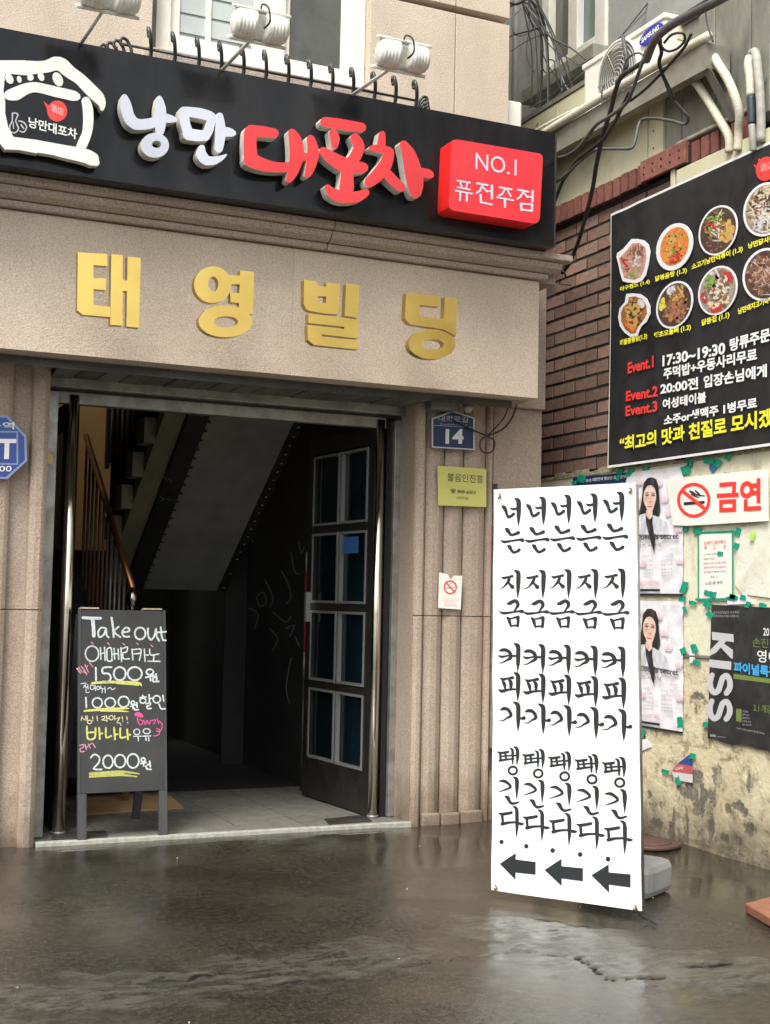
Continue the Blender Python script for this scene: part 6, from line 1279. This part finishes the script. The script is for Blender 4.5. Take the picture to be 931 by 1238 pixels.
# ================================================================== POSTERS, SIGNS AND TAPE ON THE PLASTER
XQ = -.010; PQ = side(XQ)
t9 = lambda x, y: (760+x/5.444, 560+y/5.444)
dtq = PQ.px(823, 886)[1]-PQ.px(823, 720)[1]; dsq = PQ.px(785.5, 742)[0]-PQ.px(786, 577)[0]
def crumple(s, z): return .0016*math.sin(s*61+z*37)+.0013*math.sin(z*83-s*29)+.001*math.sin(s*140+z*11)
def portrait_poster(ds, dt_, lab):
    def M(polys, d=.006): return [[(x+ds, y+dt_) for x, y in p] for p in mp(PQ, tile(polys, 5.444, 760, 560), d)]
    c = M([[(20, 50), (352, 16), (360, 872), (20, 868)]])[0]
    sL, sR, zB_, zT_ = c[0][0]-.05, (c[1][0]+c[2][0])/2, c[2][1], c[1][1]
    t = Thing('poster', lab, 'poster', tuple(PQ.to3((sL+sR)/2, zB_)), 'white event posters with a portrait')
    g = G(); n, m_ = 16, 26; v = []
    for j in range(m_+1):
        for i in range(n+1):
            s, z = sL+(sR-sL)*i/n, zB_+(zT_-zB_)*j/m_; v.append(PQ.to3(s, z, .0035+crumple(s, z)))
    t.part('paper_sheet', g.add(v, [(j*(n+1)+i, j*(n+1)+i+1, (j+1)*(n+1)+i+1, (j+1)*(n+1)+i) for j in range(m_) for i in range(n)], 0, True), M_PAPER)
    D = .0108
    def sh(nm, polys, m, k, lab=None, par=None): return t.part(nm, solid(G(), PQ, M(polys, D), D+k*.0004), m, par, lab)
    for (x, y) in ((75, 120), (200, 130), (60, 235), (235, 235), (262, 325), (330, 430), (335, 640), (150, 400), (90, 660)):
        sh('crown', [[(x-26, y-16), (x-22, y+16), (x+22, y+14), (x+28, y-18), (x+12, y-2), (x, y-24), (x-12, y-2)], [(x-22, y+19), (x-22, y+25), (x+22, y+23), (x+22, y+17)]], mat('crown_pink', (.76, .60, .64), .6), 0)
    hr = sh('portrait_hair', [[(92, 180), (100, 130), (125, 98), (155, 92), (182, 105), (195, 140), (200, 200), (205, 260), (210, 310), (190, 355), (160, 345), (120, 330), (95, 335), (68, 362), (64, 330), (80, 280), (88, 230)]], M_HAIR, 1)
    sh('portrait_jacket', [[(50, 420), (75, 340), (110, 330), (175, 345), (250, 385), (272, 470), (50, 470)]], M_JACK, 2)
    sh('portrait_shirt', [[(112, 335), (160, 335), (160, 400), (175, 500), (170, 582), (160, 560), (135, 470), (118, 400)]], M_HAIR, 3)
    sh('portrait_neck', [[(118, 310), (160, 310), (158, 350), (140, 372), (116, 345)]], M_SKIN, 4)
    fc_ = sh('portrait_face', [disc(142, 222, 42, 78, 24, .04), [(106, 225), (120, 300), (142, 326), (164, 305), (184, 235)]], M_SKIN, 5)
    sh('portrait_fringe', [[(100, 190), (112, 160), (150, 138), (186, 165), (188, 205), (196, 160), (170, 105), (130, 102), (102, 130)]], M_HAIR, 6)
    sh('portrait_eye_shade', [disc(125, 209, 15, 8, 14), disc(164, 208, 14, 8, 14)], mat('portrait_shade', (.42, .24, .19), .6), 6)
    sh('portrait_features', st_([(114, 197, 5), (136, 192, 4)], [(152, 193, 4), (174, 199, 5)], [(118, 212, 8), (132, 212, 6)], [(156, 213, 6), (171, 214, 8)], [(136, 252, 3), (142, 256, 4), (150, 253, 3)], smooth=1), mat('portrait_line', (.16, .07, .06), .6), 7)
    sh('portrait_lips', st_([(128, 282, 6), (143, 286, 10), (158, 283, 6)]), M_LIP, 7)
    cm = [mat('title_grey', (.05, .05, .055), .5)]
    def tx(s_, L, R, h, b=.0, k=9, m=None, nm='text_line'):
        g = G(); A = M([[L, R, (L[0], L[1]-h)]], D)[0]; text(g, PQ, s_, A[0], A[1], A[2][1]-A[0][1], d=D+k*.0004, bold=b, px=False); t.part(nm, g, m or cm[0])
    tx("Queen's secret", (50, 512), (333, 505), 46, .022); tx('퀸즈 시크릿', (60, 560), (220, 548), 26)
    cm[0] = M_GREYP; tx('(vol.1)', (105, 628), (165, 622), 24); tx('(vol.2)', (222, 625), (295, 618), 24); tx('2부 스페셜', (100, 655), (165, 650), 16); tx('초대가수', (215, 652), (290, 645), 16)
    for k in range(3): tx('전석초대', (100, 712+k*20), (165, 708+k*20), 12); tx('특별무대', (215, 708+k*20), (290, 704+k*20), 12)
    tx('SPECIAL CONCERT 2015', (232, 66), (345, 52), 10)
    cm[0] = mat('poster_rose', (.68, .30, .32), .5); tx('QUEEN CONCERT SERIES', (60, 806), (205, 800), 26, .01); tx('예매 문의', (105, 680), (165, 676), 14); tx('공연 안내', (218, 678), (290, 672), 14); tx('LIVE STAGE', (270, 572), (330, 566), 9)
    sh('black_bar', [[(66, 828), (208, 828), (208, 844), (66, 844)]], M_INK, 2); sh('black_footer', [[(-40, 856), (359, 860), (359, 873), (-40, 871)]], M_INK, 2)
    return t
po1 = portrait_poster(0, 0, 'upper of two matching white portrait posters, the one directly left of the no-smoking sign')
po2 = portrait_poster(dsq, dtq, 'lower of two matching white portrait posters, partly behind the white banner stand')
# strip poster above
t = Thing('poster', 'narrow dark blue poster strip with tiny white print above the white banner stand', 'poster', tuple(onX(727, 582, XQ)))
q = [PQ.px(693, 586), PQ.px(762, 582), PQ.px(762, 571), PQ.px(693, 577)]
t.part('paper_sheet', solid(G(), PQ, [[(q[3][0], q[3][1]-.42), (q[2][0]-.0, q[2][1]-.42), q[2], q[3]]], .002, .0005), (M_NAVY, M_NAVY))
g = G(); text(g, PQ, '2015 대한민국 청소년 음악 콘서트', (708, 583), (760, 577.5), 4.2, d=.003, bold=.01); text(g, PQ, '2015 대한민국 청소년 음악 콘서트', (708, 592), (760, 587), 4.2, d=.003, bold=.01); t.part('lettering', g, M_WHITE)
# no smoking sign
XN_ = -.028; PNs = side(XN_)
t = Thing('no_smoking_sign', 'white rectangular no-smoking sign with big red Korean characters below the menu banner', 'sign', tuple(onX(870, 630, XN_)))
t.part('sign_board', solid(G(), PNs, mp(PNs, tile([[(245, 105), (912, 38), (914, 380), (385, 412), (292, 408)]], 5.444, 760, 560), 0), 0, -.006), (M_PAPERW, M_PAPERW))
t.part('ban_ring', solid(G(), PNs, mp(PNs, tile(ring(429, 243, 110, 115, 90, 94, 40)+stroke([(352, 180, 24), (508, 305, 24)]), 5.444, 760, 560), .0016), .0016), M_REDP)
t.part('cigarette_symbol', solid(G(), PNs, mp(PNs, tile([[(363, 257), (500, 248), (500, 266), (363, 277)]]+st_([(405, 185, 12), (425, 195, 14), (440, 205, 10), (470, 212, 8), (500, 215, 6)], [(440, 182, 10), (460, 200, 12), (470, 215, 8)], [(415, 205, 10), (440, 218, 10), (462, 225, 6)]), 5.444, 760, 560), .0012), .0012), M_INK)
g = G(); text(g, PNs, '금연', t9(580, 325), t9(872, 312), 205/5.444, d=.0014, bold=.035); t.part('red_characters', g, M_REDP)
# green-framed warning
t = Thing('warning_paper', 'white typed warning paper fixed with a frame of green tape below the no-smoking sign', 'notice', tuple(onX(865, 725, XQ)))
c4 = tile([[(455, 448), (688, 442), (690, 905), (452, 905)]], 5.444, 760, 560)
t.part('paper_sheet', solid(G(), PQ, mp(PQ, c4, .002), .002, .0005), (M_PAPERW, M_PAPERW))
for a, b in (((446, 458), (694, 450)), ((684, 445), (686, 900)), ((459, 452), (460, 900)), ((446, 898), (694, 893))):
    t.part('tape_strip', solid(G(), PQ, mp(PQ, tile(stroke([(a[0], a[1], 16 if a[1] == b[1] or a[0] == 446 else 10), (b[0], b[1], 16 if a[0] == 446 else 10)]), 5.444, 760, 560), .0032), .0032+.0002*(a[0] == 446)), M_GREEN)
g = G()
text(g, PQ, '쓰레기 무단투기', t9(496, 540), t9(642, 532), 5, d=.0028, bold=.012); text(g, PQ, '경', t9(497, 568), t9(513, 567), 4.6, d=.0028, bold=.012); text(g, PQ, '고', t9(556, 566), t9(572, 565), 4.6, d=.0028, bold=.012); text(g, PQ, '문', t9(624, 564), t9(641, 563), 4.6, d=.0028, bold=.012)
text(g, PQ, '무단투기자는 폐기물 관리법', t9(494, 668), t9(643, 660), 2.4, d=.0028, bold=.006); text(g, PQ, '과태료부과', t9(494, 695), t9(534, 693), 2.4, d=.0028, bold=.006); text(g, PQ, '엄중 조치', t9(590, 692), t9(642, 688), 2.4, d=.0028, bold=.006); text(g, PQ, '경고', t9(494, 725), t9(514, 724), 2.4, d=.0028, bold=.006)
t.part('red_typing', g, M_REDP)
g = G(); text(g, PQ, '이 지역에 쓰레기를', t9(496, 610), t9(590, 602), 2.4, d=.0028, bold=.0); text(g, PQ, '버리지 마시오', t9(496, 638), t9(566, 634), 2.4, d=.0028, bold=0); text(g, PQ, '에 의거 신고', t9(538, 693), t9(586, 690), 2.4, d=.0028, bold=0); text(g, PQ, '바랍니다 협조하여 주십시오', t9(518, 724), t9(642, 718), 2.4, d=.0028, bold=0)
text(g, PQ, '2015. 3.', t9(538, 755), t9(588, 752), 2.2, d=.0028, bold=0); text(g, PQ, '노원1동 동장', t9(505, 803), t9(620, 795), 4, d=.0028, bold=.004); t.part('black_typing', g, M_INK)
# KISS poster
t10 = lambda x, y: (850+x/6.185, 720+y/6.19)
t = Thing('poster', 'black lecture poster with large sideways KISS at the right edge of the photo', 'poster', tuple(onX(894, 900, XQ)))
q = [PQ.px(*t10(*p)) for p in ((68, 68), (38, 1070), (501, 1165), (501, 90))]
kx = lambda f_, a, b: (a[0]+(b[0]-a[0])*f_, a[1]+(b[1]-a[1])*f_)
br_ = [q[0], q[1]]+[(lambda p: (p[0], p[1]+rnd.uniform(-.005, .005)))(kx(k/14, q[1], kx(1.9, q[1], q[2]))) for k in range(1, 15)]+[kx(1.9, q[0], q[3])]
t.part('paper_sheet', solid(G(), PQ, [br_], .003, .0005), (mat('poster_black', (.016, .018, .019), .45, c2=(.04, .042, .042), scale=9, bump=.3, bscale=7), M_INK))
KS = [st_([(76, 312, 58), (222, 322, 58)], [(85, 375, 10), (85, 440, 44)], smooth=1)]
kk = [[(66, 272), (228, 290), (230, 348), (68, 332)], [(130, 330), (175, 340), (100, 425), (52, 452), (50, 412)], [(118, 372), (150, 355), (224, 408), (222, 474), (205, 466)], [(48, 478), (212, 495), (210, 556), (44, 535)]]
def sS(x, y): return stroke([(x+10, y+18, 40), (x-6, y+70, 44), (x+2, y+120, 44), (x+28, y+150, 40), (x+58, y+130, 44), (x+75, y+80, 44), (x+90, y+38, 44), (x+120, y+22, 42), (x+142, y+60, 42), (x+142, y+112, 44), (x+118, y+152, 42)], smooth=3)
g = solid(G(), PQ, mp(PQ, tile(kk+sS(58, 578)+sS(56, 772), 6.19, 850, 720), .0038), .0038)
t.part('kiss_lettering', g, mat('poster_silver', (.55, .55, .57), .5))
def PT(s_, L, R, h, m, b=.0, nm='lettering'):
    g = G(); text(g, PQ, s_, t10(*L), t10(*R), h/6.19, d=.0042, bold=b); t.part(nm, g, m)
PT('손진숙선생님의 수능특강', (76, 138), (272, 134), 20, M_GREYP); PT('영어 파이널 과정을 시작합니다', (78, 162), (268, 164), 18, M_GREYP)
PT('2015', (450, 300), (540, 306), 58, M_WHITE, .01); PT('손진숙의', (370, 385), (620, 405), 72, M_OLIVE, .005); PT('영어', (405, 498), (560, 510), 92, M_WHITE, .015); PT('파이널특강', (230, 578), (560, 620), 84, M_BLUEP, .03)
t.part('green_band', solid(G(), PQ, mp(PQ, tile([[(228, 585), (620, 640), (620, 672), (230, 622)]], 6.19, 850, 720), .0036), .0036), M_OLIVE)
PT('3.1 개강특강', (378, 868), (590, 895), 60, M_OLIVE, .01)
t.part('green_block', solid(G(), PQ, mp(PQ, tile([[(248, 846), (288, 850), (288, 948), (248, 940)]], 6.19, 850, 720), .0036), .0036), M_OLIVE)
for k, s_ in enumerate(('수강대상', '강의시간', '강의장소', '수강료 안내', '접수 및 문의')): PT(s_, (294, 872+k*25), (338+6*k, 878+k*25), 15, M_GREYP)
PT('자세한 사항은 홈페이지를 참고하세요', (250, 998), (462, 1042), 14, M_GREYP); PT('KISS', (54, 1056), (96, 1060), 18, M_GREYP, .03); PT('www.kiss.com', (104, 1058), (170, 1064), 9, M_GREYP)
# torn flyer scrap: blue over red over white
t = Thing('flyer_scrap', 'torn triangular flyer scrap in blue, red and white low on the dirty plaster', 'paper scrap', tuple(onX(828, 946, XQ)))
ta = lambda x, y: (740+x/3.639, 720+y/3.641)
def tap(p): return [[ta(*q) for q in p]]
for nm, p, m in (('blue_paper', [(340, 700), (350, 705), (352, 752), (288, 740)], M_BLUES), ('red_paper', [(288, 740), (352, 752), (353, 788), (262, 775)], mat('flyer_red', (.5, .10, .10), .6)), ('white_paper', [(262, 775), (353, 788), (353, 825), (275, 812)], mat('flyer_white', (.62, .60, .62), .6))):
    t.part(nm, solid(G(), PQ, mp(PQ, tap(p), .001), .001, -.001), (m, m))
g = G(); text(g, PQ, 'LIVE', ta(280, 768), ta(312, 764), 3, d=.0016, bold=.02); t.part('lettering', g, M_PAPERW)
# pale paper remnants (glue residue) and old sheet at the right
solo('peeled_paper', solid(G(), PQ, mp(PQ, tile([[(700, 430), (960, 392), (960, 890), (745, 862), (700, 800), (712, 650)]], 5.444, 760, 560), .0005), .0005, -.001), (mat('peeled_paper_white', (.76, .76, .66), .7, c2=(.66, .65, .52), scale=7, c3=(.50, .49, .36), s3=12, m3=.6, bump=.6, bscale=12), M_PAPERW), 'large pale peeled paper patch right of the green-framed warning paper', 'paper')
for (a, lab, m) in (([(770, 893), (782, 894), (787, 903), (776, 908)], 'small white torn paper scrap below the lower portrait poster', M_PAPER), ([(833, 783), (839, 780), (840, 800), (834, 802)], 'white torn paper scrap between the lower portrait poster and the KISS poster', M_PAPER),
                    ([(878, 722), (900, 718), (912, 730), (880, 731)], 'torn white paper strip above the black KISS poster', M_PAPER), ([(858, 560), (862, 560), (866, 566), (861, 572), (857, 566)], 'small blue paper scrap just under the menu banner', M_BLUETAG)):
    solo('paper_scrap', solid(G(), PQ, mp(PQ, [a], .002), .002, -.001), (m, m), lab, 'paper scrap')
TAPES = []
SPOTS = [((785, 572), 'the top edge of the upper portrait poster'), ((825, 640), 'the right edge of the upper portrait poster'), ((825, 715), 'the lower right corner of the upper portrait poster'), ((832, 733), 'the top right corner of the lower portrait poster'),
         ((822, 873), 'the bottom right corner of the lower portrait poster'), ((776, 887), 'the bottom edge of the lower portrait poster'), ((697, 580), 'the left end of the dark blue poster strip'), ((750, 574), 'the right end of the dark blue poster strip'),
         ((833, 562), 'the left end of the no-smoking sign'), ((867, 556), 'the blue paper scrap under the menu banner'), ((878, 574), 'the top edge of the no-smoking sign'), ((893, 630), 'the bottom edge of the no-smoking sign'),
         ((843, 642), 'the top left corner of the green-framed warning'), ((890, 652), 'the right side of the green-framed warning'), ((871, 669), 'the typed lines inside the green-framed warning'), ((862, 718), 'the bottom edge of the green-framed warning'),
         ((857, 736), 'the top left corner of the black poster'), ((900, 725), 'the top edge of the black poster'), ((853, 876), 'the lower left edge of the black poster'), ((838, 790), 'the bare wall between the posters'), ((820, 928), 'the torn flyer scrap')]
def scrap(x, y, w_, h_, rot, m=None, lab=None, P_=PQ, d=.006):
    c, s_ = math.cos(rot), math.sin(rot)
    r = random.Random(int(x*7+y)); pol = [(x+(a*c-b*s_)*1.0, y+(a*s_+b*c)) for a, b in ((-w_/2, -h_/2), (0, -h_/2+r.uniform(-.6, .6)), (w_/2, -h_/2+r.uniform(-1, 1)), (w_/2+r.uniform(-1, 1), h_/2), (-w_/2+r.uniform(-1, 1), h_/2+r.uniform(-1, 1)))]
    if lab is None:
        q, nm = min(SPOTS, key=lambda s: (s[0][0]-x)**2+(s[0][1]-y)**2)
        kind = 'tall' if h_ > w_*1.25 else ('wide' if w_ > h_*1.25 else 'squarish'); size = 'larger' if w_*h_ > 70 else 'small'
        lab = f'{size} {kind} green tape at {nm}'; TAPES.append([x, y, lab, None])
    m = m or M_GREEN
    o = solo('tape_scrap', solid(G(), P_, mp(P_, [pol], d), d, d-.002), (m, m), lab, 'tape', 'scraps of tape on the plaster wall')
    if TAPES and TAPES[-1][3] is None: TAPES[-1][3] = o
    return o
for a in ((747, 577, 4, 8, .3), (694, 584, 6, 4, -.2), (703, 579, 10, 9, .2), (749, 570, 6, 8, .4), (780, 566, 8, 5, -.2), (761, 571, 6, 10, .5), (829, 568, 11, 10, -.3), (833, 561, 5, 5, .2), (878, 574, 5, 6, .1), (857, 557, 12, 7, .1), (867, 560, 7, 9, .6), (879, 552, 7, 9, .4), (834, 557, 10, 3, -.1),
          (880, 630, 5, 7, .05), (906, 627, 5, 11, .3), (892, 643, 6, 10, .2), (890, 660, 6, 7, .3), (871, 669, 6, 5, .0), (842, 641, 9, 9, .1), (828, 639, 6, 6, .1), (827, 710, 7, 13, .3), (855, 717, 8, 6, .3), (862, 719, 7, 7, .2), (887, 722, 10, 5, .2), (825, 724, 8, 5, .1), (837, 729, 9, 5, .1), (828, 737, 4, 8, -.3),
          (855, 731, 9, 8, .5), (858, 743, 8, 6, .6), (885, 722, 7, 7, .2), (898, 722, 6, 6, .2), (904, 731, 5, 8, .3), (922, 732, 9, 5, .2), (826, 787, 7, 8, -.4), (839, 784, 7, 10, -.3), (842, 801, 9, 6, .2), (822, 873, 6, 12, -.1), (853, 876, 6, 6, 0), (776, 887, 6, 9, .3), (804, 933, 9, 5, .3), (837, 914, 7, 7, .2), (819, 944, 5, 9, -.2)):
    scrap(*a)
for lab in sorted(set(q[2] for q in TAPES)):
    same = sorted([q for q in TAPES if q[2] == lab], key=lambda q: q[0])
    if len(same) > 1:
        for q, w_ in zip(same, ('left one, ', 'right one, ') if len(same) == 2 else ('leftmost one, ', 'middle one, ', 'rightmost one, ')): q[3]['label'] = w_+lab
scrap(909, 648, 5, 11, .25, M_LIME, 'curled lime green tape scrap right of the green-framed warning paper', d=.012); scrap(898, 631, 11, 5, -.1, M_ORANGE, 'faded orange tape scrap under the no-smoking sign', d=.007)
# a few specks of litter on the wet ground
g = G(); rl = random.Random(4)
for k in range(12):
    x, y = rl.uniform(-3.4, -.3), rl.uniform(-2.9, -.4); q = rl.uniform(.002, .006); a = rl.uniform(0, 3)
    g.add([(x+q*math.cos(a+j*2.1)*rl.uniform(.6, 1.3), y+q*math.sin(a+j*2.1)*rl.uniform(.6, 1.3), .006+rl.uniform(0, .003)) for j in range(3)]+[(x, y, .002)], [(0, 1, 2), (0, 3, 1), (1, 3, 2), (2, 3, 0)])
solo('grit_specks', g, mat('pale_grit', (.5, .48, .42), .8), 'tiny pale specks of grit scattered on the wet ground', 'grit', kind='stuff', loc=(0, 0, 0))
